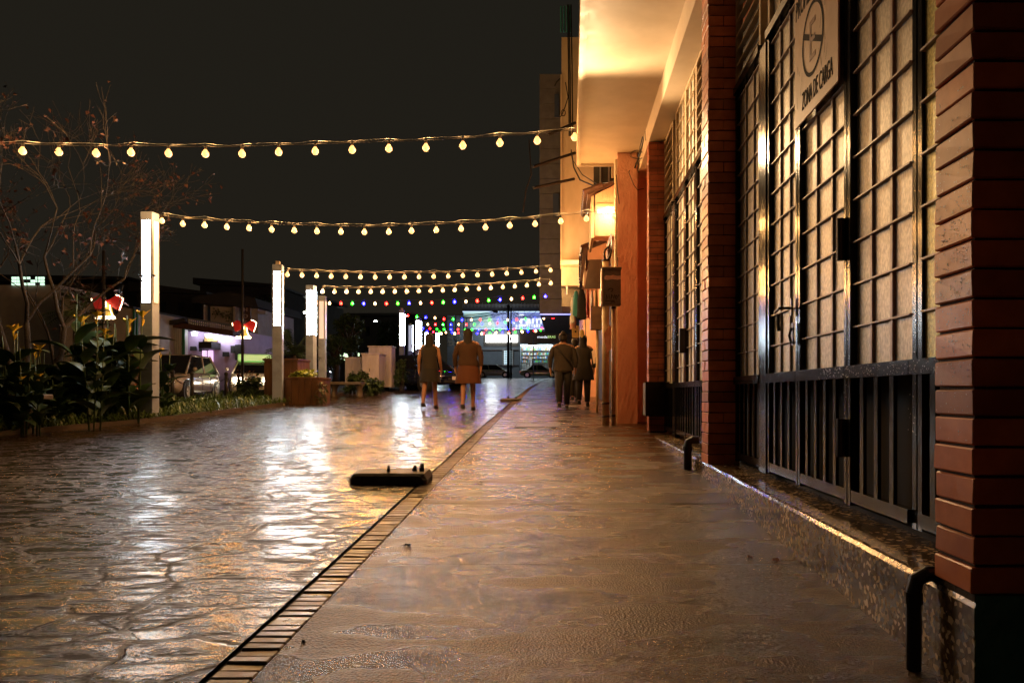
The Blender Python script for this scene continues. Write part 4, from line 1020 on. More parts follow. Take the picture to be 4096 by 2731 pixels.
# ================================================================== PEOPLE
def person(loc, H, rz, label, stride=.12, top='shirt', topm='c_grey', bottom='trousers', botm='c_black', toplen=.86, hairlen=.22, bag=None, hem=None, wide=1.0, arm=(.0, .0), bun=False):
    s = H/1.68
    t = thing('person', label, 'person', loc, rz)
    V_ = []; E = []; Rr = []
    def v(p, r, par=None):
        V_.append((p[0]*s, p[1]*s, p[2]*s)); Rr.append((r[0]*s, r[1]*s) if isinstance(r, tuple) else r*s)
        if par is not None: E.append((par, len(V_)-1))
        return len(V_)-1
    pel = v((0, 0, .93), (.15*wide, .11)); wa = v((0, 0, 1.08), (.125*wide, .095), pel); ch = v((0, 0, 1.26), (.15*wide, .10), wa); nb = v((0, 0, 1.40), (.085, .06), ch)
    nk = v((0, .01, 1.465), .05, nb); h1 = v((0, .02, 1.53), (.062, .075), nk); h2 = v((0, .015, 1.60), (.074, .088), h1); v((0, .01, 1.66), (.05, .06), h2)
    v((0, .105, 1.555), .014, h1)     # nose
    for sd in (-1, 1): v((sd*.085, .0, 1.56), (.012, .02), h1)   # ears
    hands = []
    for sd, sw in ((-1, arm[0]), (1, arm[1])):
        sh = v((sd*.175*wide, 0, 1.375), .055, nb); el = v((sd*.235*wide, -.03+sw*.25, 1.11), .042, sh); wr = v((sd*.235*wide, .04+sw, .87+abs(sw)*.25), .027, el)
        pm = v((sd*.235*wide, .05+sw*1.15, .80+abs(sw)*.3), (.020, .036), wr)
        b0 = V_[pm]; b0 = (b0[0]/s, b0[1]/s, b0[2]/s)
        for k, (dy, ln) in enumerate(((-.030, .062), (-.010, .075), (.010, .080), (.029, .070))):
            f1 = v((b0[0]-sd*.004, b0[1]+dy, b0[2]-ln*.65), .009, pm); v((b0[0]-sd*.02, b0[1]+dy, b0[2]-ln*1.15), .008, f1)
        th = v((b0[0]-sd*.012, b0[1]+.045, b0[2]+.0), .010, pm); v((b0[0]-sd*.02, b0[1]+.058, b0[2]-.045), .009, th)
    legs = []
    for sd in (-1, 1):
        q = stride*sd; hp = v((sd*.085, 0, .86), (.088, .095), pel); kn = v((sd*.09, q*.55+.02, .49), .058, hp)
        lift = .04 if sd < 0 else 0
        an = v((sd*.09, q-.01-lift, .085+lift), .037, kn); v((sd*.10, q+.13-lift, .03+lift*.3), (.038, .026), an); v((sd*.09, q-.045-lift, .035+lift), .032, an)
        legs.append((hp, kn, an))
    body = skin_mb(V_, E, Rr, 1)
    obj('body', body, M['skin'], t, True, world=False)
    # hair
    mb = MB(); hr = [(0, .0, 1.690, .02, .025), (0, .0, 1.683, .050, .058), (0, -.002, 1.662, .076, .088), (0, -.008, 1.62, .092, .104), (0, -.014, 1.565, .096, .100), (0, -.03, 1.50, .088, .078)]
    if hairlen > .1: hr += [(0, -.055, 1.50-hairlen*.4, .095, .052), (0, -.075, 1.50-hairlen*.8, .085, .038), (0, -.075, 1.50-hairlen, .04, .02)]
    mb.rings([(a*s, (b_-.005)*s, c_*s, d_*s, e_*s) for a, b_, c_, d_, e_ in hr], 14)
    if bun: mb.ball((0, -.10*s, 1.66*s), .055*s, 8)
    obj('hair', mb, M['hair'], t, True, world=False)
    # top garment: torso shell and sleeves
    mb = MB(); z0 = toplen
    tr = [(0, 0, z0, .195*wide, .15), (0, 0, z0+.08, .19*wide, .145), (0, 0, 1.08, .165*wide, .125), (0, 0, 1.2, .185*wide, .135), (0, 0, 1.31, .205*wide, .13), (0, 0, 1.385, .17*wide, .105), (0, 0, 1.43, .075, .07)]
    if z0 > 1.0: tr = tr[:1]+tr[3:]
    if z0 < .7: tr = [(0, 0, z0, .25*wide, .19), (0, 0, .86, .22*wide, .165)]+tr[2:]
    mb.rings([(a*s, b_*s, c_*s, d_*s, e_*s) for a, b_, c_, d_, e_ in tr], 18, False)
    for sd, sw in ((-1, arm[0]), (1, arm[1])):
        pts = [(sd*.15*wide, 0, 1.35), (sd*.19*wide, -.005, 1.30), (sd*.238*wide, -.03+sw*.25, 1.11)]
        if top == 'shirt': pts += [(sd*.237*wide, .03+sw*.85, .92+abs(sw)*.2)]
        if top != 'tank': mb.tube([(x*s, y*s, z*s) for x, y, z in pts], [.060*s, .064*s, .056*s, .045*s][:len(pts)], 10, cap=False)
    obj('top', mb, M[topm], t, True, world=False)
    mb = MB()
    if bottom == 'trousers':
        mb.rings([(0, 0, .80*s, .175*s, .125*s), (0, 0, .90*s, .182*s*wide, .14*s), (0, 0, 1.0*s, .168*s*wide, .125*s)], 16, False)
        for hp, kn, an in legs:
            a, b_, c_ = V_[hp], V_[kn], V_[an]
            mb.tube([(a[0], a[1], a[2]+.03*s), b_, (c_[0], c_[1], c_[2]+.02*s)], [.112*s, .082*s, .062*s], 12)
    elif bottom == 'shorts':
        mb.rings([(0, 0, .80*s, .18*s, .13*s), (0, 0, .90*s, .185*s*wide, .14*s), (0, 0, 1.04*s, .16*s*wide, .12*s)], 16, False)
        for hp, kn, an in legs:
            a, b_ = Vector(V_[hp]), Vector(V_[kn]); mb.tube([a+Vector((0, 0, .03*s)), a.lerp(b_, .55)], [.115*s, .112*s], 12)
    else:
        z1 = hem or .55
        n = 24; rr = []
        for zz_, rx, ry in ((z1, .24, .20), (z1+.12, .225, .19), (.86, .195, .15), (1.02, .165, .125)): rr.append((zz_, rx, ry))
        vs = []
        for zz_, rx, ry in rr:
            for k in range(n):
                a = 2*math.pi*k/n; f = 1+.06*math.sin(a*7)*(1.02-zz_)/.5
                vs.append((rx*wide*f*math.cos(a)*s, ry*f*math.sin(a)*s, zz_*s))
        mb.add(vs, [(i*n+k, i*n+(k+1) % n, (i+1)*n+(k+1) % n, (i+1)*n+k) for i in range(len(rr)-1) for k in range(n)])
    obj(bottom, mb, M[botm], t, True, world=False)
    for i, (hp, kn, an) in enumerate(legs):
        a = V_[an]; mb = MB(); mb.rings([(a[0]+.004*s, a[1]+.05*s, a[2]-.08*s, .048*s, .125*s), (a[0], a[1]+.05*s, a[2]-.05*s, .046*s, .12*s), (a[0], a[1]+.03*s, a[2]-.02*s, .04*s, .08*s), (a[0], a[1]+.0*s, a[2]+.01*s, .042*s, .045*s)], 12)
        obj('shoe', mb, M['c_black' if botm != 'c_orange' else 'c_dark'], t, True, world=False)
    if bag == 'strap':
        mb = MB(); mb.tube([(-.17*s, -.10*s, 1.38*s), (-.02*s, -.16*s, 1.2*s), (.17*s, -.13*s, .98*s)], .014*s, 6); obj('bag_strap', mb, M['c_black'], t, True, world=False)
    return t
D = 16.6; person((PX(1718, D), D, GZ(D)), 1.66, R(-4), 'woman walking away in dark sleeveless top and short black skirt, bare legs', .2, 'tank', 'c_dark', 'skirt', 'c_black', .90, .34, hem=.60, arm=(-.05, .08))
D = 16.0; person((PX(1872, D), D, GZ(D)), 1.74, R(3), 'long haired person walking away in tan brown top and loose orange skirt', .19, 'shirt', 'c_brown', 'skirt', 'c_orange', .93, .45, hem=.56, wide=1.12, arm=(.06, -.04))
D = 16.6; person((PX(2252, D), D, GZ(D)), 1.68, R(2), 'person walking away in loose grey brown shirt and black trousers, hair clipped up', .17, 'shirt', 'c_grey', 'trousers', 'c_black', .84, .02, bag='strap', wide=1.18, arm=(.03, .05), bun=True)
D = 17.6; person((PX(2333, D), D, GZ(D)), 1.66, R(-8), 'person in a long dark top by the shop front, rightmost of the walkers', .07, 'shirt', 'c_dark', 'trousers', 'c_dark', .62, .25, wide=1.05)
D = 19.6; person((PX(2298, D), D, GZ(D)), 1.64, R(12), 'partly hidden person in a pale beige top between the two people at the shop front', .09, 'shirt', 'c_grey', 'trousers', 'c_dark', .84, .2)
D = 66; person((PX(1921, D), D, GZ(D)+.0), 1.7, R(60), 'tiny far figure in blue standing at the back of the white car', .06, 'shirt', 'c_blue', 'trousers', 'c_dark', .84, .02)

# ================================================================== HANGING CLOTHES AND RACK
def garment(px0, px1, py0, py1, D, m, label, seed=1):
    rnd = random.Random(seed)
    x0, x1 = PX(px0, D), PX(px1, D); z0, z1 = PZ(py1, D), PZ(py0, D); cxm = (x0+x1)/2
    t = thing('hanging_garment', label, 'garment', (cxm, D, z1), 0, 'clothes hung out at the shop front')
    mb = MB(); n = 14; rr = []
    for k in range(7):
        u = k/6; w = (x1-x0)/2*(.45+.55*min(1, u*2.5)); z = z1-(z1-z0)*u
        for i in range(n):
            a = 2*math.pi*i/n; f = 1+.14*math.sin(3*a+seed+u*2)*u
            rr.append((cxm+w*math.cos(a)*f+rnd.uniform(-.01, .01), D+.07*math.sin(a)*f, z+.03*math.sin(a*2+seed)*u))
    mb.add(rr, [(i*n+k, i*n+(k+1) % n, (i+1)*n+(k+1) % n, (i+1)*n+k) for i in range(6) for k in range(n)]+[tuple(range(n))])
    obj('cloth', mb, M[m], t, True)
    mb = MB(); mb.tube([(cxm, D, z1+.10), (cxm+.02, D, z1+.08), (cxm, D, z1+.04), (cxm, D, z1)], .006, 5); mb.tube([(cxm-(x1-x0)*.3, D, z1-.04), (cxm, D, z1+.02), (cxm+(x1-x0)*.3, D, z1-.04)], .006, 5)
    obj('hanger', mb, M['steel'], t)
D = 17.0
garment(2308, 2345, 1158, 1275, 17.0, 'c_black', 'black garment hanging beside the teal striped one', 1)
garment(2292, 2316, 1165, 1262, 17.1, 'c_teal', 'teal and white garment hanging outermost at the shop front', 2)
garment(2282, 2300, 1190, 1290, 17.3, 'c_white', 'pale garment hanging furthest left of the clothes', 3)
garment(2280, 2306, 1262, 1312, 17.5, 'c_pink', 'pink garment hanging lowest beneath the teal one', 4)
garment(2346, 2358, 1160, 1275, 17.3, 'c_red', 'bright red garment hanging right of the black one', 5)
garment(2362, 2374, 1160, 1228, 17.5, 'c_white', 'white garment hanging right of the red one under the hood board', 6)
garment(2378, 2392, 1160, 1228, 17.7, 'c_yellow', 'mustard garment hanging nearest the dark meter box', 7)
garment(2318, 2336, 1318, 1345, 17.2, 'c_yellow', 'small orange yellow item hanging above the walkers', 8)
mb = MB(); mb.tube([P(2285, 1152, 17.3), P(2400, 1152, 17.3)], .015, 6); mb.tube([P(2340, 1152, 17.3), P(2342, 1350, 17.3)], .014, 6)
mb.tube([P(2400, 1152, 17.3), P(2400, 1152, 17.3)+Vector((.4, 0, 0))], .015, 6)
solo('clothes_rail', mb, M['steel'], 'thin metal rail carrying the hung clothes at the shop front', 'rail', base=P(2400, 1152, 17.3))
mb = MB(); D = 17.9; mb.cbox((PX(2288, D), D, PZ(1350, D)), (PX(2316, D), D+.03, PZ(1302, D)), .004)
tg = thing('price_board', 'tilted mustard board with a dark round spot hanging by the clothes', 'board', P(2302, 1350, D)); obj('board', mb, M['c_yellow'], tg)
mb = MB(); mb.cyl((PX(2302, D), D-.006, PZ(1326, D)), .025, .005, 12, axis='y'); obj('spot', mb, M['dark'], tg)
# ================================================================== CARS
def car(loc, rz, label, paint='silver', L=3.9, W=1.66, H=1.45, kind='hatch', lights=False, plate=True, cat='car', roofbox=None, name='parked_car'):
    """local x forward, y left, z up, origin at ground below centre"""
    t = thing(name, label, cat, loc, rz)
    hl = L/2; hw = W/2
    zb = {'hatch': .88, 'sedan': .86, 'van': 1.05}[kind]*H/1.45
    # stations of lower shell: x, zlow, ztop(centre), zside, half width
    if kind == 'van':
        st = [(-hl, .40, zb*.98, zb*.93, hw*.90), (-hl+.12, .28, zb, zb*.96, hw), (-hl*.5, .24, zb, zb*.97, hw), (0, .24, zb, zb*.97, hw), (hl*.5, .24, zb, zb*.97, hw), (hl*.72, .24, zb*.98, zb*.93, hw), (hl-.22, .26, zb*.86, zb*.8, hw*.97), (hl-.05, .34, zb*.66, zb*.6, hw*.9), (hl, .42, zb*.5, zb*.45, hw*.82)]
    else:
        rear = zb*1.0 if kind == 'sedan' else zb*.98
        st = [(-hl, .42, rear*.78, rear*.7, hw*.80), (-hl+.06, .30, rear*.97, rear*.86, hw*.90), (-hl+.3, .24, rear*1.03, rear*.93, hw*.98), (-hl*.5, .22, zb*1.03, zb*.95, hw), (0, .22, zb*1.02, zb*.94, hw), (hl*.42, .22, zb*1.0, zb*.9, hw), (hl*.62, .22, zb*.93, zb*.83, hw*.985), (hl*.84, .24, zb*.82, zb*.72, hw*.95), (hl-.06, .30, zb*.68, zb*.6, hw*.84), (hl, .40, zb*.56, zb*.52, hw*.72)]
    vs = []; m = 13
    for (x, zl, zt, zs, w) in st:
        half = [(0, zl), (w*.86, zl), (w*.97, zl+.10), (w, zl+(zs-zl)*.45), (w*.975, zl+(zs-zl)*.80), (w*.93, zs), (w*.80, zs+(zt-zs)*.62)]
        loop = half+[(0, zt)]+[(-a, b_) for a, b_ in half[:0:-1]]
        m = len(loop); vs += [(x, a, b_) for a, b_ in loop]
    mb = MB(); mb.add(vs, [(i*m+k, i*m+(k+1) % m, (i+1)*m+(k+1) % m, (i+1)*m+k) for i in range(len(st)-1) for k in range(m)]+[tuple(range(m)), tuple(range((len(st)-1)*m, len(st)*m))])
    ob = obj('body', mb, M[paint], t, True, world=False)
    # greenhouse
    if kind == 'van': gx = (-hl+.10, -hl+.22, hl*.50, hl*.80)
    elif kind == 'sedan': gx = (-hl*.66, -hl*.34, hl*.10, hl*.50)
    else: gx = (-hl+.10, -hl+.55, hl*.12, hl*.56)
    zl = zb*.93; zr = H-.02
    def gh(k, z): # k inset
        return k
    mb = MB()
    bot = [(gx[0], hw*.80), (gx[3], hw*.80)]; 
    b0 = [(gx[0], -hw*.86, zl), (gx[3], -hw*.86, zl), (gx[3], hw*.86, zl), (gx[0], hw*.86, zl)]
    t0 = [(gx[1], -hw*.68, zr-.03), (gx[2], -hw*.68, zr-.03), (gx[2], hw*.68, zr-.03), (gx[1], hw*.68, zr-.03)]
    mb.add(b0+t0, [(0, 1, 5, 4), (1, 2, 6, 5), (2, 3, 7, 6), (3, 0, 4, 7), (4, 5, 6, 7)])
    obj('windows', mb, M['carglass'], t, world=False)
    mb = MB(); vs = []; nx = 7
    for i in range(nx):
        u = i/(nx-1); x = gx[1]-.06+(gx[2]-gx[1]+.10)*u; e = math.sin(math.pi*min(1, max(0, .12+u*.76)))
        for k in range(7):
            y = -hw*.72+hw*1.44*k/6; vs.append((x, y, zr-.06+.06*e*(1-(abs(k-3)/3)**2*.9)+.0))
    nv = len(vs); vs += [(a, b_, c_-.03) for a, b_, c_ in vs]
    fs = [(i*7+k, i*7+k+1, (i+1)*7+k+1, (i+1)*7+k) for i in range(nx-1) for k in range(6)]
    fs += [tuple(q+nv for q in f) for f in fs]
    fs += [(i*7, (i+1)*7, (i+1)*7+nv, i*7+nv) for i in range(nx-1)]+[(i*7+6, (i+1)*7+6, (i+1)*7+6+nv, i*7+6+nv) for i in range(nx-1)]+[(k, k+1, k+1+nv, k+nv) for k in range(6)]+[((nx-1)*7+k, (nx-1)*7+k+1, (nx-1)*7+k+1+nv, (nx-1)*7+k+nv) for k in range(6)]
    mb.add(vs, fs)
    for sd in (-1, 1):
        bt = lambda u, tt: Vector((gx[0]+(gx[3]-gx[0])*u, sd*hw*.865, zl)).lerp(Vector((gx[1]+(gx[2]-gx[1])*u, sd*hw*.69, zr-.03)), tt)
        for u in (0, .46, 1): mb.tube([bt(u, -.05), bt(u, .5), bt(u, 1)], .032 if u != .46 else .026, 6)
    obj('roof', mb, M[paint], t, True, world=False)
    wx = L*.315; r = .30*(1.12 if kind == 'van' else 1)
    for sx_ in (-1, 1):
        for sd in (-1, 1):
            mb = MB(); mb.cyl((sx_*wx, sd*hw*.76 if sd > 0 else -hw*1.005, r), r+.055, hw*.245, 20, axis='y')
            obj('wheel_arch', mb, M['rubber'], ob, world=False)
            mb = MB(); y0 = sd*(hw+.004); mb.tube([(sx_*wx, y0-sd*.20, r), (sx_*wx, y0-sd*.02, r), (sx_*wx, y0+sd*.008, r)], [r, r, r*.93], 22)
            w_ = obj('wheel', mb, M['rubber'], t, True, world=False)
            mb = MB(); mb.cyl((sx_*wx, y0+sd*.010, r), r*.62, sd*.012, 16, axis='y')
            for k in range(5):
                a = k*2*math.pi/5; mb.tube([(sx_*wx, y0+sd*.026, r), (sx_*wx+r*.58*math.cos(a), y0+sd*.024, r+r*.58*math.sin(a))], .03, 5)
            obj('rim', mb, M['rim'], w_, world=False)
    for sd in (-1, 1):
        mb = MB(); hx = hl-.10; hz = zb*.60
        if kind == 'van': hx = hl-.04; hz = .72
        mb.rings([(0, 0, -.08, .02, .08), (0, 0, -.05, .07, .15), (0, 0, .03, .06, .17), (0, 0, .07, .02, .12)], 12)
        mb.shift((hx, sd*hw*.62, hz)); obj('headlight', mb, M['headlamp' if lights else 'chrome'], t, True, world=False)
        mb = MB(); mb.cbox((-hl-.005, sd*hw*.5, zb*.62), (-hl+.10, sd*hw*.80, zb*.84), .02); obj('tail_light', mb, M['lamptail' if not lights else 'redfilm'], t, world=False)
        mb = MB(); mb.rings([(0, 0, -.06, .05, .02), (0, 0, 0, .08, .07), (0, 0, .06, .05, .05)], 8); mb.shift((gx[3]-.18, sd*(hw+.08), zb+.06)); obj('mirror', mb, M[paint], t, True, world=False)
        for hx2 in (-.1-.55, .35-.1):
            mb = MB(); mb.cbox((hx2, sd*(hw*.985)-.01*sd, zb*.80), (hx2+.16, sd*(hw*.985)+.022*sd, zb*.80+.03), .006); obj('door_handle', mb, M['chrome' if paint != 'tan' else paint], t, world=False)
        mb = MB()
        for xx in (-.72 if kind != 'van' else -1.1, .02, .78): mb.tube([(xx, sd*hw*1.001, .34), (xx, sd*hw*1.003, zb*.62), (xx, sd*hw*.95, zb*.93)], .006, 4)
        obj('door_gaps', mb, M['rubber'], t, world=False)
    mb = MB(); mb.cbox((hl-.07, -hw*.40, zb*.46), (hl+.012, hw*.40, zb*.56), .01); mb.cbox((hl-.10, -hw*.6, .30), (hl+.005, hw*.6, .38), .01); obj('grille', mb, M['rubber'], t, world=False)
    if plate:
        mb = MB(); mb.box((hl+.013, -.17, .40), (hl+.02, .17, .52)); obj('number_plate', mb, M['plate'], t, world=False)
    if roofbox:
        mb = MB(); mb.cbox((gx[1]+.2, -hw*.70, H-.02), (gx[2]-.0, hw*.70, H+.24), .03); obj('roof_sign', mb, M[roofbox], t, world=False)
    return t
# silver hatchback parked along the road, nose to the camera
D = 22.6; car((PX(742, D)-.85, D+1.0, .83), R(-83), 'silver hatchback parked nose-on behind the chain posts right of the nearest lamp post', 'silver', 3.9, 1.7, 1.50, 'hatch')
mb = MB(); 
M['greenlit'] = emit('lit_green_roof_sign', (.12, 1.0, .10), .3)
D = 26; car((PX(918, D), D+2.2, .83), R(-70), 'white van with lit headlamps and green roof sign behind the silver hatchback', 'whitecar', 4.0, 1.6, 1.42, 'van', True, True, 'van', 'greenlit', 'van')
# dark blue car parked across, nose to the right
D = 27.0; car((PX(1708, D)-.45, D+.9, GZ(D)-.02), R(-40), 'dark blue car with its bonnet towards the plaza, behind the walking pair', 'navy', 4.0, 1.66, 1.38, 'hatch')
D = 80.5; car((PX(1985, D)-.2, D, GZ(D)-.01), 0, 'white hatchback parked across the far end of the street left of the utility pole', 'whitecar', 3.9, 1.66, 1.45, 'hatch')
car((PX(2155, D)+.1, D+.3, GZ(D)-.01), 0, 'champagne saloon parked across the far end right of the utility pole', 'tan', 4.2, 1.66, 1.42, 'sedan')
D = 29.5; car((PX(1195, D), D, GZ(D)-.02), R(-90), 'dark parked car glimpsed behind the wooden planters', 'blackcar', 3.9, 1.66, 1.42, 'hatch')

# ================================================================== PLANTERS, CABINETS, BENCHES
def planter(px0, px1, py0, D, depth, label, rot=0):
    x0, x1 = PX(px0, D), PX(px1, D); z0 = GZ(D); z1 = PZ(py0, D); w = x1-x0; h = z1-z0
    t = thing('planter_box', label, 'planter', ((x0+x1)/2, D, z0), rot, 'wet wooden planter boxes')
    mb = MB(); n = max(3, int(w/.16))
    for i in range(n): mb.cbox((-w/2+w*i/n+.003, 0, 0), (-w/2+w*(i+1)/n-.003, .03, h-.05), .004, .002)
    for i in range(4): mb.cbox((w/2-.03, .031+(depth-.03)*i/4+.003, 0), (w/2, .03+(depth-.03)*(i+1)/4-.003, h-.05), .004, .002); mb.cbox((-w/2, .031+(depth-.03)*i/4+.003, 0), (-w/2+.03, .03+(depth-.03)*(i+1)/4-.003, h-.05), .004, .002)
    mb.box((-w/2+.03, depth-.03, 0), (w/2-.03, depth, h-.05)); obj('boards', mb, M['wood'], t, world=False)
    mb = MB(); mb.cbox((-w/2-.03, -.03, h-.049), (w/2+.03, .06, h), .006); mb.cbox((w/2-.06, .061, h-.049), (w/2+.03, depth, h), .006); mb.cbox((-w/2-.03, .061, h-.049), (-w/2+.06, depth, h), .006); mb.cbox((-w/2+.061, depth-.06, h-.049), (w/2-.061, depth, h), .006)
    obj('rim', mb, M['wood'], t, world=False)
    mb = MB(); mb.box((-w/2+.03, .031, h-.16), (w/2-.03, depth-.031, h-.09)); obj('earth', mb, M['soil'], t, world=False)
    return t
planter(1056, 1190, 1434, 18.9, .9, 'taller wet wooden planter box behind the capped lamp post')
planter(1140, 1272, 1508, 18.2, .95, 'lower wet wooden planter box holding the lime green plant')
def leafy(mb, c, rx, ry, rz_, n, s, rnd, shape=2.2, droop=.3):
    for _ in range(n):
        while True:
            p = [rnd.uniform(-1, 1) for _ in range(3)]
            if p[0]**2+p[1]**2+p[2]**2 <= 1: break
        o = Vector((c[0]+p[0]*rx, c[1]+p[1]*ry, c[2]+p[2]*rz_))
        d = Vector((rnd.uniform(-1, 1), rnd.uniform(-1, 1), rnd.uniform(-.6, .8))).normalized(); u = d.cross(Vector((rnd.uniform(-1, 1), rnd.uniform(-1, 1), 1))).normalized()
        l = s*rnd.uniform(.6, 1.4); w = l/shape
        mb.add([o, o+d*l*.5+u*w*.5, o+d*l-Vector((0, 0, l*droop)), o+d*l*.5-u*w*.5], [(0, 1, 2, 3)])
rnd = random.Random(5)
D = 18.6; b_ = Vector((PX(1205, D), D, PZ(1508, D)-.08))
mb = MB()
for i in range(14): leafy(mb, (b_.x+rnd.uniform(-.24, .28), D+rnd.uniform(-.2, .25), b_.z+.10+rnd.uniform(0, .12)), .09, .09, .07, 22, .09, rnd, 1.3)
for i in range(12): mb.tube([b_+Vector((rnd.uniform(-.15, .15), 0, 0)), b_+Vector((rnd.uniform(-.3, .3), rnd.uniform(-.2, .2), .15))], .006, 4)
solo('potted_plant', mb, M['lime'], 'lime green leafy plant growing out of the lower wooden planter', 'plant', base=b_)
mb = MB()
for i in range(7):
    z = PZ(1540+i*11, 18.1)
    leafy(mb, (PX(1282, 18.1)+rnd.uniform(-.05, .05), 18.1+rnd.uniform(0, .3), z), .10, .1, .04, 14, .14, rnd, 4)
solo('spiky_plant', mb, M['bush'], 'dark spiky plant squeezed between the lower planter and the unlit lamp post', 'plant', base=(PX(1285, 18.1), 18.1, GZ(18.1)))
def cabinet(px0, px1, py0, D, depth, label, slant=0, pyb=None):
    x0, x1 = PX(px0, D), PX(px1, D); z0 = GZ(D) if pyb is None else PZ(pyb, D); z1 = PZ(py0, D); w = x1-x0; h = z1-z0
    t = thing('electrical_cabinet', label, 'cabinet', ((x0+x1)/2, D, z0), 0, 'pale electrical cabinets')
    mb = MB(); mb.cbox((-w/2, 0, .0), (w/2, depth, h-.05), .01); obj('case', mb, M['cabinet'], t, world=False)
    mb = MB(); mb.cbox((-w/2-.03, -.03, h-.049), (w/2+.03, depth+.03, h), .008); obj('cap', mb, M['cabinet'], t, world=False)
    mb = MB()
    for xa in (-w/2+.04, .01): mb.cbox((xa, -.012, .10), (xa+w/2-.05, -.001, h-.10), .004)
    d_ = obj('door', mb, M['cabinet'], t, world=False)
    mb = MB(); mb.cyl((-.02, -.03, h*.5), .012, .02, 8, axis='y'); mb.box((-.035, -.022, h*.45), (-.015, -.013, h*.55)); obj('handle', mb, M['iron'], d_, world=False)
cabinet(1380, 1446, 1428, 25.6, .5, 'lowest and leftmost pale electrical cabinet behind the bushes', pyb=1545)
cabinet(1447, 1516, 1412, 25.0, .9, 'middle pale electrical cabinet with projecting cap and dark right side', pyb=1548)
cabinet(1474, 1566, 1383, 26.3, .6, 'tallest pale electrical cabinet right behind the capped one', pyb=1548)
# bench by the cabinets and bench at the left edge
def bench(px0, px1, pytop, D, depth, label, th=.09, legs=(.12, .88), bm='concrete'):
    x0, x1 = PX(px0, D), PX(px1, D); z0 = GZ(D); z1 = PZ(pytop, D); w = x1-x0; h = z1-z0
    t = thing('concrete_bench', label, 'bench', ((x0+x1)/2, D, z0))
    mb = MB(); mb.cbox((-w/2, 0, h-th), (w/2, depth, h), .015, .004); obj('seat', mb, M[bm], t, world=False)
    for u in legs:
        mb = MB(); x = -w/2+w*u
        mb.rings([(x, depth/2, -.02, .13, depth*.40), (x, depth/2, .08, .10, depth*.36), (x, depth/2, h*.5, .075, depth*.30), (x, depth/2, h-th-.03, .11, depth*.40), (x, depth/2, h-th+.002, .14, depth*.42)], 10)
        obj('leg', mb, M[bm], t, True, world=False)
bench(-330, 138, 1577, 10.9, .42, 'concrete bench cut by the left edge, in front of the canna bed', legs=(.12, .86), bm='stonebench')
bench(1312, 1445, 1527, 21.5, .45, 'dark low bench in front of the pale cabinets')

# ================================================================== CHAIN POSTS
bx = [(690, 1484, 1603), (768, 1490, 1598), (905, 1492, 1597), (954, 1496, 1580)]
for i, (px, y0, y1) in enumerate(bx):
    D = 19.6+i*.9; z0 = GZ(D)+.02
    t = thing('chain_post', ['leftmost iron chain post beside the nearest lamp post', 'second iron chain post in front of the silver hatchback', 'third iron chain post in front of the lit headlamps', 'rightmost iron chain post by the twiggy bush'][i], 'bollard', (PX(px, D), D, z0), 0, 'iron chain posts at the road edge')
    mb = MB(); h = PZ(y0, D)-z0; mb.cyl((0, 0, -.05), .055, h, 10, .045); mb.ball((0, 0, h-.02), .06, 6); obj('post', mb, M['iron'], t, True, world=False)
for i in range(3):
    D = 19.6+i*.9; a = P(bx[i][0]+8, bx[i][1]+22, D); b_ = P(bx[i+1][0]-6, bx[i+1][1]+22, D+.9)
    mb = MB(); pts = cat(a, b_, .16, 26)
    for k, (p, q) in enumerate(zip(pts, pts[1:])):
        c = (p+q)/2; d = (q-p); n_ = Vector((0, 0, 1)) if k % 2 else Vector((0, 1, 0))
        mb.tube([c+d*.6, c+n_*.018, c-d*.6, c-n_*.018, c+d*.6], .006, 4)
    solo('post_chain', mb, M['iron'], ['chain sagging between the first and second iron posts', 'chain sagging between the second and third iron posts', 'chain sagging between the third and fourth iron posts, before the headlamps'][i], 'chain', 'chains between the iron posts', base=a)

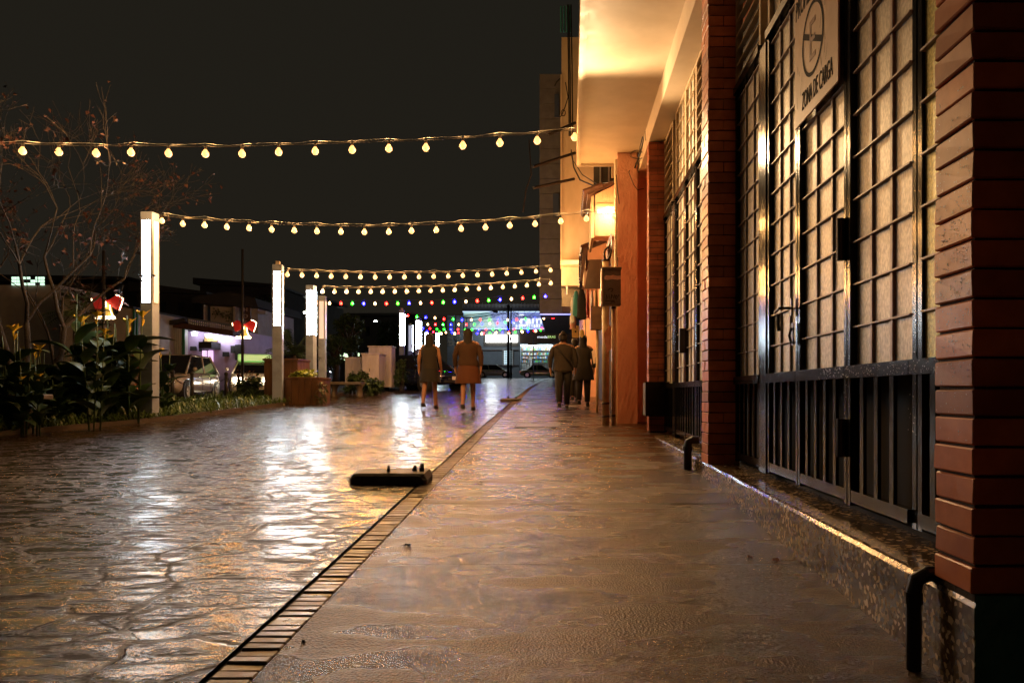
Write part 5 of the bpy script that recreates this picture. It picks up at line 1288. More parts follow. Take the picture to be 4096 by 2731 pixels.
# ================================================================== CHRISTMAS BELL DECORATIONS ON POLES
def bell(px, py, D, polex, pole_top, s, label, plabel):
    c = P(px, py, D); 
    t = thing('bell_decoration', label, 'decoration', c, 0, 'lit bell and bow decorations on poles')
    for sd in (-1, 1):
        mb = MB(); pts = [(0, .16), (sd*.30, .34), (sd*.52, .22), (sd*.40, -.16), (sd*.30, -.14), (0, .06)]
        pts = [(x*s, z*s) for x, z in pts]
        mb.prism(pts if sd > 0 else pts[::-1], 'y', -.03, .03); obj('bow_wing', mb, M['redfilm'], t, world=False)
        mb = MB(); mb.tube([(sd*.30*s, -.035, .345*s), (sd*.40*s, -.035, .32*s), (sd*.53*s, -.035, .22*s), (sd*.49*s, -.035, .05*s), (sd*.41*s, -.035, -.16*s)] if sd > 0 else [(sd*.52*s, -.035, .22*s), (sd*.50*s, -.035, .1*s)], .012*s, 5)
        obj('rope_light', mb, M['rope'], t, world=False)
    mb = MB(); mb.rings([(0, 0, -.44*s, .28*s, .09), (0, 0, -.38*s, .22*s, .08), (0, 0, -.2*s, .15*s, .06), (0, 0, 0, .12*s, .05), (0, 0, .1*s, .05*s, .03)], 16)
    bo = obj('bell', mb, M['goldfilm'], t, True, world=False)
    mb = MB()
    mb.tube([(.14*s, -.10, .0), (.17*s, -.10, -.2*s), (.27*s, -.11, -.40*s)], .012*s, 5)
    for k in range(5): x = (-.26+.13*k)*s; mb.tube([(x+.065*s*math.cos(a), -.11, -.42*s+.045*s*math.sin(a)) for a in [q*math.pi/4 for q in range(9)]], .012*s, 5)
    mb.tube([(-.03*s, -.08, .12*s), (0, -.09, -.05*s)], .03*s, 6)
    obj('rope_light', mb, M['rope'], bo, world=False)
    x = PX(polex, D); z0 = GZ(D)-.1
    p = thing('metal_pole', plabel, 'pole', (x, D-.13, z0), 0, 'slim grey poles carrying the bells')
    mb = MB(); mb.cyl((0, 0, 0), .045, PZ(pole_top, D)-z0, 10, .035); obj('shaft', mb, M['iron'], p, True, world=False)
    mb = MB(); mb.cyl((0, 0, c.z-z0+.2*s), .055, .04, 10); obj('clamp', mb, M['iron'], p, world=False)
bell(432, 1222, 18.0, 428, 1005, .72, 'larger lit bell with red bow, left of the nearest lamp post', 'slim pole behind the canna bed carrying the larger bell')
bell(979, 1312, 24.0, 977, 1000, .74, 'smaller lit bell with red bow, in front of the hotel sign', 'slim pole before the lilac shop carrying the smaller bell')

# ================================================================== LEFT SIDE BUILDINGS
D = 30.0
def wallbox(t, name, m, x0, x1, y0, y1, D, dep=3): 
    mb = MB(); mb.box((PX(x0, D), D, PZ(y1, D)), (PX(x1, D), D+dep, PZ(y0, D))); return obj(name, mb, M[m], t)
wb = thing('white_shop_building', 'low white walled shop with green trim and dark wall lettering behind the canna bed', 'building', (PX(420, 30), 30, GZ(30)))
mb = MB(); D = 30
mb.prism([(PX(250, D), PZ(1620, D)), (PX(540, D), PZ(1620, D)), (PX(540, D), PZ(1232, D)), (PX(262, D), PZ(1180, D)), (PX(250, D), PZ(1200, D))], 'y', D, D+4); obj('wall', mb, M['whitewall'], wb)
mb = MB(); mb.prism([(PX(258, D), PZ(1185, D)), (PX(545, D), PZ(1237, D)), (PX(545, D), PZ(1228, D)), (PX(258, D), PZ(1172, D))], 'y', D-.2, D+4.1); obj('parapet', mb, M['darkroof'], wb)
mb = MB()
for a in (536, 548): mb.box((PX(a, D), D-.08, PZ(1620, D)), (PX(a+6, D), D-.001, PZ(1238, D)))
obj('green_trim', mb, M['green'], wb)
tx = text_mb('CEIII', .52, .05, 1.0, 1.05); tx.shift((PX(326, D), D-.07, PZ(1256, D))); obj('wall_lettering', tx, M['signblack'], wb)
mb = MB(); mb.box((PX(508, D), D-.06, PZ(1352, D)), (PX(530, D), D-.001, PZ(1325, D))); obj('air_vent', mb, M['darkwall'], wb)
mb = MB(); mb.box((PX(-300, 33), 33, PZ(1620, 33)), (PX(240, 33), 36, PZ(1140, 33))); wl = thing('pale_far_house', 'pale house glimpsed through the tree trunks at the far left', 'building', (PX(0, 33), 33, GZ(30))); obj('wall', mb, M['whitewall'], wl)
mb = MB()
rnd = random.Random(3)
for i in range(7):
    for j in range(3):
        if rnd.random() < .8: mb.box((PX(50+i*19, 33), 32.94, PZ(1108+j*12+9, 33)), (PX(50+i*19+15, 33), 32.99, PZ(1108+j*12, 33)))
pn = obj('lit_window_strip', mb, emit('lit_tinted_glass', (.65, 1.0, .75), 1.3), wl)
# dark volumes with roofs on the skyline
def darkhouse(x0, x1, y0, y1, ye, D, label, win=0):
    t = thing('dark_house', label, 'building', (PX((x0+x1)/2, D), D, GZ(min(D, 81))))
    mb = MB(); mb.box((PX(x0, D), D, GZ(min(D, 81))-.3), (PX(x1, D), D+6, PZ(y1, D))); obj('wall', mb, M['darkwall'], t)
    mb = MB(); mb.prism([(PX(x0-14, D), PZ(y1, D)), (PX(x1+14, D), PZ(ye, D)), (PX(x1+14, D), PZ(ye-9, D)), (PX(x0-14, D), PZ(y0, D))], 'y', D-.6, D+6.5); obj('roof', mb, M['darkroof'], t)
    for k in range(win):
        u = x0+(x1-x0)*(k+.5)/win; mb = MB(); mb.box((PX(u-9, D), D-.05, PZ(y1+75, D)), (PX(u+9, D), D-.001, PZ(y1+38, D))); obj('window', mb, M['carglass'], t)
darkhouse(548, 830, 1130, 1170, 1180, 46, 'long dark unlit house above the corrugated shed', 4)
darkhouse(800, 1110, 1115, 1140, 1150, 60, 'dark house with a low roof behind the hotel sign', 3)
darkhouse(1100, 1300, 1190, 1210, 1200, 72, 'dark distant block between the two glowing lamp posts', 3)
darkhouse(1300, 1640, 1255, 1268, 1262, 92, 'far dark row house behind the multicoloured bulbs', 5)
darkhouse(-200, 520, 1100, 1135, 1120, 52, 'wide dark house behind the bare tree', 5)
# corrugated shed with green corners
D = 33
cw = thing('corrugated_shed', 'pale corrugated shed wall with green corner posts beside the lilac shop', 'shed', (PX(695, D), D, GZ(30)))
mb = MB()
n = 26
for i in range(n):
    a, b2 = 645+(738-645)*i/n, 645+(738-645)*(i+1)/n
    ya = 1322-(a-645)*.24
    mb.prism([(PX(a, D), PZ(1600, D)), (PX(b2, D), PZ(1600, D)), (PX(b2, D), PZ(ya-1, D)), (PX(a, D), PZ(ya, D))], 'y', D+(0 if i % 2 else .03), D+.3)
obj('wall', mb, M['corr'], cw)
mb = MB(); mb.box((PX(731, D), D-.06, PZ(1600, D)), (PX(741, D), D-.01, PZ(1294, D))); mb.box((PX(640, D), D-.06, PZ(1600, D)), (PX(645, D), D-.01, PZ(1320, D))); obj('green_post', mb, M['green'], cw)
mb = MB(); mb.prism([(PX(636, D), PZ(1318, D)), (PX(756, D), PZ(1288, D)), (PX(756, D), PZ(1275, D)), (PX(700, D), PZ(1284, D)), (PX(636, D), PZ(1308, D))], 'y', D-.4, D+2); obj('roof', mb, M['darkroof'], cw)
# lilac shop
D = 34
ls = thing('lilac_shop', 'lilac shop front with four bright lamps under a dark balcony', 'building', (PX(860, D), D, GZ(30)))
wallbox(ls, 'wall', 'purple', 742, 975, 1325, 1560, D, 4)
mb = MB(); mb.prism([(PX(742, D), PZ(1318, D)), (PX(975, D), PZ(1352, D)), (PX(975, D), PZ(1330, D)), (PX(742, D), PZ(1296, D))], 'y', D-1.1, D+.5); obj('balcony_slab', mb, M['tile'], ls)
mb = MB()
for i in range(26):
    x = 756+i*8.4; yt = 1274+i*1.25
    mb.tube([P(x, yt+26, D-1.05), P(x, yt, D-1.05)], .022, 4)
mb.tube([P(752, 1274, D-1.05), P(975, 1307, D-1.05)], .04, 5); mb.tube([P(752, 1286, D-1.05), P(975, 1319, D-1.05)], .02, 5)
obj('balcony_railing', mb, M['steel'], ls)
for i, (x, y, w_) in enumerate(((778, 1333, 11), (835, 1342, 14), (866, 1348, 14), (912, 1354, 18))):
    mb = MB(); q = P(x, y, D-.35); mb.rings([(q.x, q.y, q.z-.10, .10, .08), (q.x, q.y, q.z-.04, w_*.0113*.85, .12), (q.x, q.y, q.z+.05, w_*.0113, .14), (q.x, q.y, q.z+.07, .04, .04)], 12); obj('wall_lamp', mb, M['tubew'], ls, True)
wallbox(ls, 'door_opening', 'dark', 812, 834, 1358, 1500, D-.03, .02)
mb = MB(); mb.box((PX(833, D), D-.9, PZ(1398, D)), (PX(883, D), D-.01, PZ(1372, D))); obj('awning', mb, M['darkroof'], ls)
mb = MB(); mb.box((PX(812, D), D-.08, PZ(1450, D)), (PX(828, D), D-.031, PZ(1402, D))); mb.box((PX(834, D), D-.08, PZ(1450, D)), (PX(853, D), D-.002, PZ(1402, D))); obj('lit_doorway', mb, emit('lilac_interior', (.95, .6, 1.0), 1.1), ls)
mb = MB(); mb.box((PX(822, D), D-.1, PZ(1366, D)), (PX(872, D), D-.04, PZ(1345, D))); obj('picture_sign', mb, M['c_yellow'], ls)
for a, b2, y0, y1 in ((760, 784, 1385, 1402), (796, 808, 1388, 1405), (890, 915, 1407, 1425), (922, 938, 1382, 1412), (940, 975, 1378, 1440)):
    wallbox(ls, 'dark_shutter', 'darkwall', a, b2, y0, y1, D-.1, .06)
# hotel
D = 38
ht = thing('hotel_building', 'unlit hotel with an upright dark HOTEL sign and hanging plants', 'building', (PX(930, D), D, GZ(30)))
wallbox(ht, 'wall', 'whitewall', 842, 1032, 1225, 1390, D, 5)
mb = MB(); mb.prism([(PX(815, D), PZ(1222, D)), (PX(1070, D), PZ(1238, D)), (PX(1060, D), PZ(1205, D)), (PX(960, D), PZ(1178, D)), (PX(820, D), PZ(1200, D))], 'y', D-1.2, D+5); obj('roof', mb, M['darkroof'], ht)
mb = MB(); mb.box((PX(950, D), D-.5, PZ(1388, D)), (PX(958, D), D-.001, PZ(1215, D))); mb.box((PX(958, D), D-.5, PZ(1222, D)), (PX(1030, D), D-.002, PZ(1215, D))); mb.box((PX(825, D), D-.3, PZ(1300, D)), (PX(830, D), D-.001, PZ(1215, D))); obj('facade_frame', mb, M['whitewall'], ht)
mb = MB(); mb.box((PX(985, D), D-.62, PZ(1368, D)), (PX(1022, D), D-.52, PZ(1232, D))); sgn = obj('hotel_sign', mb, M['brownpanel'], ht)
for i, ch in enumerate('HOTEL'):
    tx = text_mb(ch, .18, .01, 1.2); w0 = min(v[0] for v in tx.v); w1 = max(v[0] for v in tx.v)
    tx.shift((PX(1003, D)-(w0+w1)/2, D-.64, PZ(1251+i*25, D))); obj('letter', tx, M['signwhite'], sgn)
rnd = random.Random(8)
for (x, y) in ((870, 1250), (908, 1262), (905, 1300)):
    mb = MB(); c = P(x, y, D-.5); leafy(mb, c, .28, .15, .22, 60, .12, rnd); o = obj('hanging_plant', mb, M['bush'], ht)
wallbox(ht, 'air_conditioner', 'whitewall', 1032, 1062, 1243, 1256, D-.5, .4)
# little far lamps
for i, (x, y, D) in enumerate(((1218, 1250, 70), (1337, 1277, 80), (1502, 1284, 85))):
    t = thing('street_lamp', ['far tiny street lamp just left of the two-sided glowing post', 'far tiny street lamp right of the unlit lamp post', 'far tiny street lamp above the pale cabinets'][i], 'street lamp', (PX(x, D), D+1, GZ(81)), 0, 'tiny street lamps far behind')
    mb = MB(); q = P(x, y, D); mb.tube([(q.x+.6, D+1, 2.5), (q.x+.6, D+1, q.z-.2), (q.x+.4, D+.6, q.z+.12), (q.x, D, q.z+.12)], .05, 6); obj('pole', mb, M['iron'], t)
    mb = MB(); mb.rings([(q.x, D, q.z-.06, .12, .08), (q.x, D, q.z, .2, .12), (q.x, D, q.z+.06, .1, .08)], 10); obj('lamp_head', mb, M['lampfar'], t, True)
# lit window far behind cabinets
D = 60; hz = thing('small_lit_kiosk', 'small dark kiosk with two pale green lit windows beyond the pale cabinets', 'kiosk', (PX(1390, D), D, GZ(D)))
mb = MB(); mb.box((PX(1345, D), D, GZ(D)), (PX(1460, D), D+2, PZ(1405, D))); obj('wall', mb, M['darkwall'], hz)
mb = MB(); mb.box((PX(1361, D), D-.03, PZ(1440, D)), (PX(1410, D), D-.001, PZ(1412, D))); obj('window', mb, emit('green_white_window', (.7, 1, .6), 1.6), hz)
mb = MB(); mb.box((PX(1432, D), D-.03, PZ(1424, D)), (PX(1438, D), D-.001, PZ(1412, D))); obj('window', mb, bpy.data.materials['green_white_window'], hz)

# ================================================================== FAR SHOP ROW
D = 88.5; GF = GZ(D)+.1
fs_ = thing('far_shop_building', 'grey shop row closing the street with blue banner, backlit sign and glazed pharmacy', 'building', (PX(2060, D), D, GF))
wallbox(fs_, 'wall', 'greywall', 1872, 2079, 1316, 1520, D, 6)
wallbox(fs_, 'upper_wall', 'darkwall', 1855, 2400, 1228, 1316, D+.5, 6)
mb = MB(); mb.box((PX(2079, D), D+3.5, GF), (PX(2400, D), D+6, PZ(1316, D))); mb.box((PX(2079, D), D, PZ(1376, D)), (PX(2400, D), D+.4, PZ(1317, D))); mb.box((PX(2079, D), D, GF), (PX(2210, D), D+.3, PZ(1482, D))); mb.box((PX(2212, D), D+.05, GF-.1), (PX(2400, D), D+3.4, PZ(1377, D)))
obj('shop_wall', mb, M['greywall'], fs_)
mb = MB(); mb.box((PX(2078, D), D-.1, PZ(1372, D)), (PX(2330, D), D-.001, PZ(1324, D))); obj('dark_fascia', mb, M['brownpanel'], fs_)
mb = MB(); mb.box((PX(2112, D), D-.25, PZ(1380, D)), (PX(2150, D), D-.101, PZ(1318, D))); obj('brown_shutter_box', mb, M['brownpanel'], fs_)
# banner
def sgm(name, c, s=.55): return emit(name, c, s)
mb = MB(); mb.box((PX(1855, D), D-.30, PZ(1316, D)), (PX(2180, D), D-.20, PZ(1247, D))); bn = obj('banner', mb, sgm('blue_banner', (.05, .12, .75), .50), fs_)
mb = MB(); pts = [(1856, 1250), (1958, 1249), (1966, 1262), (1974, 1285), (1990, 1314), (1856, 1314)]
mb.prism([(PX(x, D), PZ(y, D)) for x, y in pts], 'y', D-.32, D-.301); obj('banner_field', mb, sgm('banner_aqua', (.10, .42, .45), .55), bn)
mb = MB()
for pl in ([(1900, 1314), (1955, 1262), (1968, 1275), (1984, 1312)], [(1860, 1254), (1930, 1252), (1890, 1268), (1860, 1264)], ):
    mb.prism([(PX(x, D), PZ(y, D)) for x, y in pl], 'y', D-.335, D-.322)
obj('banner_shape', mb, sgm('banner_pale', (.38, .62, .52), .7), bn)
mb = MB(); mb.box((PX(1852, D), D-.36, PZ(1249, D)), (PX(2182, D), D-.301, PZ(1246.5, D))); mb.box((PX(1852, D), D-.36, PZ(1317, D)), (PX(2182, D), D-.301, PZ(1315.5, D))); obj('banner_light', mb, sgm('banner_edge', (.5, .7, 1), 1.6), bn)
def sign_text(body, px0, px1, pyb, pyt, D, m, parent):
    h = (pyb-pyt)/F*D; tx = text_mb(body, h, .03)
    a = min(v[0] for v in tx.v); b2 = max(v[0] for v in tx.v); k = (px1-px0)/F*D/(b2-a)
    tx.v = [((v[0]-a)*k+PX(px0, D), v[1]+D, v[2]+PZ(pyb, D)) for v in tx.v]; return obj('lettering', tx, m, parent)
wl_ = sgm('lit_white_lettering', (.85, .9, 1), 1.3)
sign_text('.. ram', 2040, 2167, 1294, 1263, D-.36, wl_, bn)
sign_text('J-299711683', 2062, 2161, 1309, 1297, D-.36, wl_, bn)
sign_text('oyram', 2071, 2095, 1262, 1254, D-.36, wl_, bn)
# backlit sign
mb = MB(); mb.prism([(PX(1934, D), PZ(1385, D)), (PX(2074, D), PZ(1385, D)), (PX(2074, D), PZ(1335, D)), (PX(1943, D), PZ(1335, D)), (PX(1934, D), PZ(1350, D))], 'y', D-.06, D-.001); fr = obj('sign_recess', mb, M['meter'], fs_)
mb = MB(); mb.cbox((PX(1944, D), D-.30, PZ(1369, D)), (PX(2071, D), D-.07, PZ(1339, D)), .02); bs_ = obj('backlit_sign', mb, M['shopsign'], fs_)
sign_text('T  \u00b7 N  A \u00b7  R  I', 1951, 2062, 1361, 1349, D-.31, mat('red_sign_letter', (.5, .04, .03), .5), bs_)
sign_text('moda', 2150, 2190, 1352, 1342, D-.12, wl_, fs_)
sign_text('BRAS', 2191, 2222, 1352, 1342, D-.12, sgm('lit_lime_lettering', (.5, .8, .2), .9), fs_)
# kiosk window with grille
mb = MB(); mb.box((PX(2010, D), D-.25, PZ(1463, D)), (PX(2054, D), D-.001, PZ(1398, D))); kw = obj('window_frame', mb, M['whitewall'], fs_)
mb = MB(); mb.box((PX(2015, D), D-.27, PZ(1458, D)), (PX(2049, D), D-.251, PZ(1403, D))); obj('lit_pane', mb, sgm('cool_lit_window', (.6, .85, .95), 1.1), kw)
mb = MB()
for i in range(6): mb.box((PX(2014, D), D-.30, PZ(1410+i*9, D)), (PX(2050, D), D-.272, PZ(1408.3+i*9, D)))
for i in range(5): mb.box((PX(2015+i*8, D), D-.31, PZ(1458, D)), (PX(2016.5+i*8, D), D-.301, PZ(1403, D)))
obj('grille', mb, M['iron'], kw)
mb = MB(); mb.box((PX(1872, D), D-.12, PZ(1403, D)), (PX(2075, D), D-.001, PZ(1399, D))); mb.box((PX(1872, D), D-.12, PZ(1463, D)), (PX(2075, D), D-.001, PZ(1460, D))); obj('cornice', mb, M['brownpanel'], fs_)
# pharmacy interior: ceiling light, shelves and goods
mb = MB(); mb.box((PX(2081, D), D+.5, PZ(1379, D)), (PX(2210, D), D+2.8, PZ(1377.5, D))); obj('ceiling_light', mb, emit('shop_ceiling', (.75, .93, 1.0), 7.0), fs_)
mb = MB(); mb.box((PX(2079, D), D+3.0, PZ(1485, D)), (PX(2212, D), D+3.4, PZ(1377, D))); obj('shop_back_wall', mb, M['c_white'], fs_)
mb = MB()
for y in (1397, 1415, 1430, 1446): mb.box((PX(2082, D), D+2.4, PZ(y+1.6, D)), (PX(2208, D), D+2.99, PZ(y, D)))
for x in (2082, 2112, 2150, 2180): mb.box((PX(x, D), D+2.39, PZ(1480, D)), (PX(x+1.4, D), D+2.99, PZ(1380, D)))
sh_ = obj('shelves', mb, M['c_white'], fs_)
rnd = random.Random(12); gm = [mat('goods_green', (.15, .5, .12), .5), mat('goods_blue', (.12, .3, .6), .5), mat('goods_orange', (.7, .25, .1), .5), mat('goods_white', (.8, .8, .8), .5)]
mb = MB()
for y in (1397, 1415, 1430, 1446, 1382):
    x = 2084
    while x < 2205:
        w_ = rnd.uniform(1.8, 4.2); h_ = rnd.uniform(5, 11); mb.cm = rnd.randrange(4)
        if rnd.random() < .85: mb.box((PX(x, D), D+2.2, PZ(y, D)), (PX(x+w_*.8, D), D+2.6, PZ(y-h_, D)))
        x += w_
obj('goods', mb, gm, sh_)
mb = MB()
for a, b2, y0, y1 in ((2084, 2100, 1452, 1478), (2118, 2124, 1430, 1475), (2104, 2114, 1456, 1478)): mb.box((PX(a, D), D+1.4, PZ(y1, D)), (PX(b2, D), D+1.9, PZ(y0, D)))
obj('counter', mb, M['c_white'], fs_)
for x in (2079, 2154, 2207):
    mb = MB(); mb.box((PX(x, D), D-.02, PZ(1482, D)), (PX(x+2.2, D), D+.04, PZ(1376, D))); obj('window_mullion', mb, M['iron'], fs_)
# roof fence
mb = MB()
for i in range(60): x = PX(1850+i*5.6, D); mb.box((x, D+.3, PZ(1229, D)), (x+.05, D+.34, PZ(1212, D)+rnd.uniform(-.05, .05)))
mb.box((PX(1850, D), D+.29, PZ(1220, D)), (PX(2190, D), D+.35, PZ(1218.5, D)))
obj('roof_fence', mb, M['steel'], fs_)
# grey left part with panels and pasted posters
D = 84.0
gl = thing('grey_panel_building', 'tall grey panelled shop front with scribbled posters left of the blue banner', 'building', (PX(1830, D), D, GZ(D)))
for i, (a, b2, y0) in enumerate(((1788, 1818, 1260), (1822, 1850, 1262), (1854, 1864, 1264), (1867, 1882, 1266))):
    mb = MB(); mb.cbox((PX(a, D), D, GZ(D)-.1), (PX(b2, D), D+2, PZ(y0, D)), .03); obj('wall_panel', mb, M['greywall'], gl)
mb = MB(); rnd = random.Random(4)
for k in range(110):
    x, y = rnd.choice([(1798, 1360), (1825, 1365)]); x += rnd.uniform(-9, 13); y += rnd.uniform(-22, 26)
    q = P(x, y, D-.03); l = rnd.uniform(.05, .14); mb.box((q.x, D-.03, q.z), (q.x+l, D-.005, q.z+l*rnd.uniform(.5, 1.3)))
obj('poster', mb, M['plate'], gl)
# utility pole with transformer and wires
D = 76.0
up_ = thing('utility_pole', 'dark twin utility pole with transformer and tangled cables before the blue banner', 'utility pole', (PX(2038, D), D, GZ(D)))
mb = MB(); mb.cyl((PX(2033, D), D, GZ(D)-.1), .16, PZ(1215, D)-GZ(D), 10, .11); mb.cyl((PX(2044, D), D+.05, GZ(D)-.1), .10, PZ(1225, D)-GZ(D), 10, .08); obj('shaft', mb, M['iron'], up_, True)
mb = MB(); mb.cbox((PX(1972, D), D-.2, PZ(1250, D)), (PX(1992, D), D+.2, PZ(1240, D)), .04); obj('transformer', mb, M['iron'], up_)
mb = MB(); rnd = random.Random(9)
for k in range(9):
    mb.tube(cat(P(2038, 1228+k*3, D), P(rnd.choice([1560, 1640, 1700, 1880]), 1262+rnd.uniform(-14, 26), D+rnd.uniform(-8, 8)), .25, 10), .018, 4)
for k in range(6):
    mb.tube(cat(P(2038, 1226+k*4, D), P(2150+rnd.uniform(-25, 25), 1236+rnd.uniform(-6, 30), D+6), .5+rnd.random()*.5, 10), .018, 4)
for k in range(4):
    c = P(2020+k*22, 1262+rnd.uniform(-8, 8), D-.2); r_ = rnd.uniform(.25, .5)
    mb.tube([c+Vector((r_*math.cos(a*.5), 0, r_*1.1*math.sin(a*.5))) for a in range(13)], .016, 4)
obj('cables', mb, M['wire'], up_)
D = 52; fp = thing('flag_stand', 'thin metal stake on a flat foot, in line with the drain strip', 'stake', (PX(2134, D), D, GZ(D)))
mb = MB(); mb.cyl((PX(2134, D), D, GZ(D)), .035, PZ(1345, D)-GZ(D), 8, .03); obj('stake', mb, M['steel'], fp, True)
mb = MB(); mb.cbox((PX(2117, D), D-.2, GZ(D)-.01), (PX(2148, D), D+.2, GZ(D)+.03), .01); obj('foot', mb, M['concrete'], fp)
# ================================================================== VEGETATION
def tree(base, seed, H, label, spread, leaves, leafm, trunk_r=.10, levels=5, leafn=2, lean=(0, 0), name='bare_tree', stems=3, leafsize=.07, cat_='tree', first=.35):
    rnd = random.Random(seed)
    t = thing(name, label, cat_, base)
    tr = MB(); br = MB(); lf = MB()
    def grow(p, d, l, r, lev):
        n = 4 if lev < 3 else 3; pts = [p]; rs = [r]
        q = p.copy(); dd = d.copy()
        for i in range(n):
            dd = (dd+Vector((rnd.uniform(-1, 1), rnd.uniform(-1, 1), rnd.uniform(-.5, .7)))*.22).normalized()
            q = q+dd*l/n; pts.append(q.copy()); rs.append(max(.0025, r*(1-.42*(i+1)/n)))
        (tr if lev == 0 else br).tube(pts, rs, 8 if lev < 2 else 4, cap=False)
        if lev >= levels:
            for _ in range(leafn if rnd.random() < leaves else 0):
                o = pts[rnd.randrange(1, len(pts))]+Vector((rnd.uniform(-.05, .05), rnd.uniform(-.05, .05), rnd.uniform(-.06, .02)))
                leafy(lf, o, .03, .03, .03, 1, leafsize, rnd, 1.25, .4)
            return
        k = rnd.choice((2, 3)) if lev < levels-1 else 3
        for i in range(k):
            a = rnd.uniform(0, 2*math.pi); tilt = rnd.uniform(.35, .95)*spread
            u = dd.cross(Vector((math.cos(a), math.sin(a), .2))).normalized()
            nd = (dd*math.cos(tilt)+u*math.sin(tilt)); nd.z = nd.z*.85+.10; nd.normalize()
            st = pts[-1] if i == 0 else pts[rnd.randrange(max(1, len(pts)-2), len(pts))]
            grow(st, nd, l*rnd.uniform(.62, .85), rs[-1]*rnd.uniform(.62, .9), lev+1)
    b = Vector(base)
    for s in range(stems):
        a = s*2.1+seed; d = Vector((math.cos(a)*.28+lean[0], math.sin(a)*.15+lean[1], 1)).normalized()
        grow(b+Vector((math.cos(a)*.12, math.sin(a)*.12, -.1)), d, H*first, trunk_r*rnd.uniform(.7, 1), 0)
    obj('trunk', tr, M['bark'], t, True); obj('branches', br, M['bark'], t, True)
    if lf.v: obj('leaves', lf, M[leafm], t)
    return t
tree((PX(85, 12.6), 12.6, GZ(12.6)), 11, 5.2, 'frontmost bare tree with scattered reddish leaves, its branches behind the nearest festoon string', .85, .38, 'redleaf', .085, 6, 2, (.06, 0), stems=3, leafsize=.075)
tree((PX(-60, 13.6), 13.6, GZ(13.6)), 23, 5.0, 'bare tree with reddish leaves cut by the left edge of the picture', .95, .4, 'redleaf', .10, 6, 2, (.05, 0), stems=1, leafsize=.07)
tree((PX(215, 14.4), 14.4, GZ(14.4)), 31, 4.6, 'slender leaning tree with reddish leaves, between the bare tree and the larger bell', .9, .7, 'redleaf', .06, 5, 3, (.12, 0), stems=1, leafsize=.08)
# broad dark leafy trees in the middle distance
def leaftree(px, py, rx_px, rz_px, D, seed, label, n=1500, m='bush', s=.28):
    rnd = random.Random(seed); c = P(px, py, D); rx = rx_px/F*D; rz_ = rz_px/F*D; g = GZ(min(D, 81))
    t = thing('leafy_tree', label, 'tree', (c.x, D, g))
    mb = MB(); mb.tube([(c.x, D, g-.1), (c.x+.1, D, (g+c.z)/2), (c.x, D, c.z)], [.16, .12, .06], 8)
    for i in range(7):
        a = i*.9; mb.tube([(c.x, D, c.z-rz_*.7), (c.x+rx*.4*math.cos(a), D+rx*.3*math.sin(a), c.z-rz_*.1), (c.x+rx*.8*math.cos(a), D+rx*.6*math.sin(a), c.z+rz_*rnd.uniform(0, .7))], [.07, .045, .015], 5)
    obj('trunk', mb, M['bark'], t, True)
    mb = MB()
    for k in range(26):
        a = rnd.uniform(0, 6.28); u = rnd.uniform(.2, .95); v_ = rnd.uniform(-.8, .85)
        q = (c.x+rx*u*math.cos(a)*math.sqrt(max(0, 1-v_*v_)), D+rx*.8*u*math.sin(a), c.z+rz_*v_); leafy(mb, q, rx*.28, rx*.28, rz_*.22, n//26, s, rnd, 1.6)
    obj('crown', mb, M[m], t)
leaftree(1395, 1330, 60, 75, 33, 1, 'dark leafy tree behind the pale cabinets', 1500, s=.2)
leaftree(1340, 1400, 45, 60, 31, 6, 'smaller dark tree between the unlit lamp post and the pale cabinets', 900, s=.18)
leaftree(1080, 1235, 60, 60, 50, 2, 'dark tree crown above the hotel', 900, s=.3)
leaftree(1560, 1340, 50, 60, 60, 3, 'dark far tree left of the blue car\'s lamp post', 900, s=.35)
# palm behind the planter
def palm(px, py, D, h, n, L_, label, seed, base_py=None):
    rnd = random.Random(seed); c = P(px, py, D); g = GZ(D)
    t = thing('palm', label, 'palm', (c.x, D, g))
    mb = MB(); mb.tube([(c.x, D, g-.1), (c.x, D, c.z)], [.10, .08], 8); obj('trunk', mb, M['bark'], t, True)
    mb = MB()
    for i in range(n):
        a = rnd.uniform(0, 6.28); e = rnd.uniform(.2, 1.3); d = Vector((math.cos(a)*math.cos(e), math.sin(a)*math.cos(e), math.sin(e)))
        pts = [c+d*L_*u-Vector((0, 0, L_*.55*u*u*math.cos(e))) for u in [k/8 for k in range(9)]]
        mb.tube(pts, .008, 4)
        for k in range(1, 9):
            dd = (pts[k]-pts[k-1]).normalized(); s_ = dd.cross(Vector((0, 0, 1)))
            if s_.length < .05: continue
            s_.normalize()
            for sd in (-1, 1):
                for q in (0, .5):
                    o = pts[k-1].lerp(pts[k], q); tip = o+s_*sd*L_*.24+dd*L_*.12-Vector((0, 0, L_*.06)); mb.add([o-dd*.012, tip, o+dd*.012], [(0, 1, 2)])
    obj('fronds', mb, M['bush'], t)
palm(1175, 1420, 22, 2, 26, 1.0, 'feathery palm between the wooden planter and the two-sided lamp post', 3)
palm(310, 1262, 15.6, 2, 16, .75, 'drooping small palm in the canna bed below the bare tree', 4)
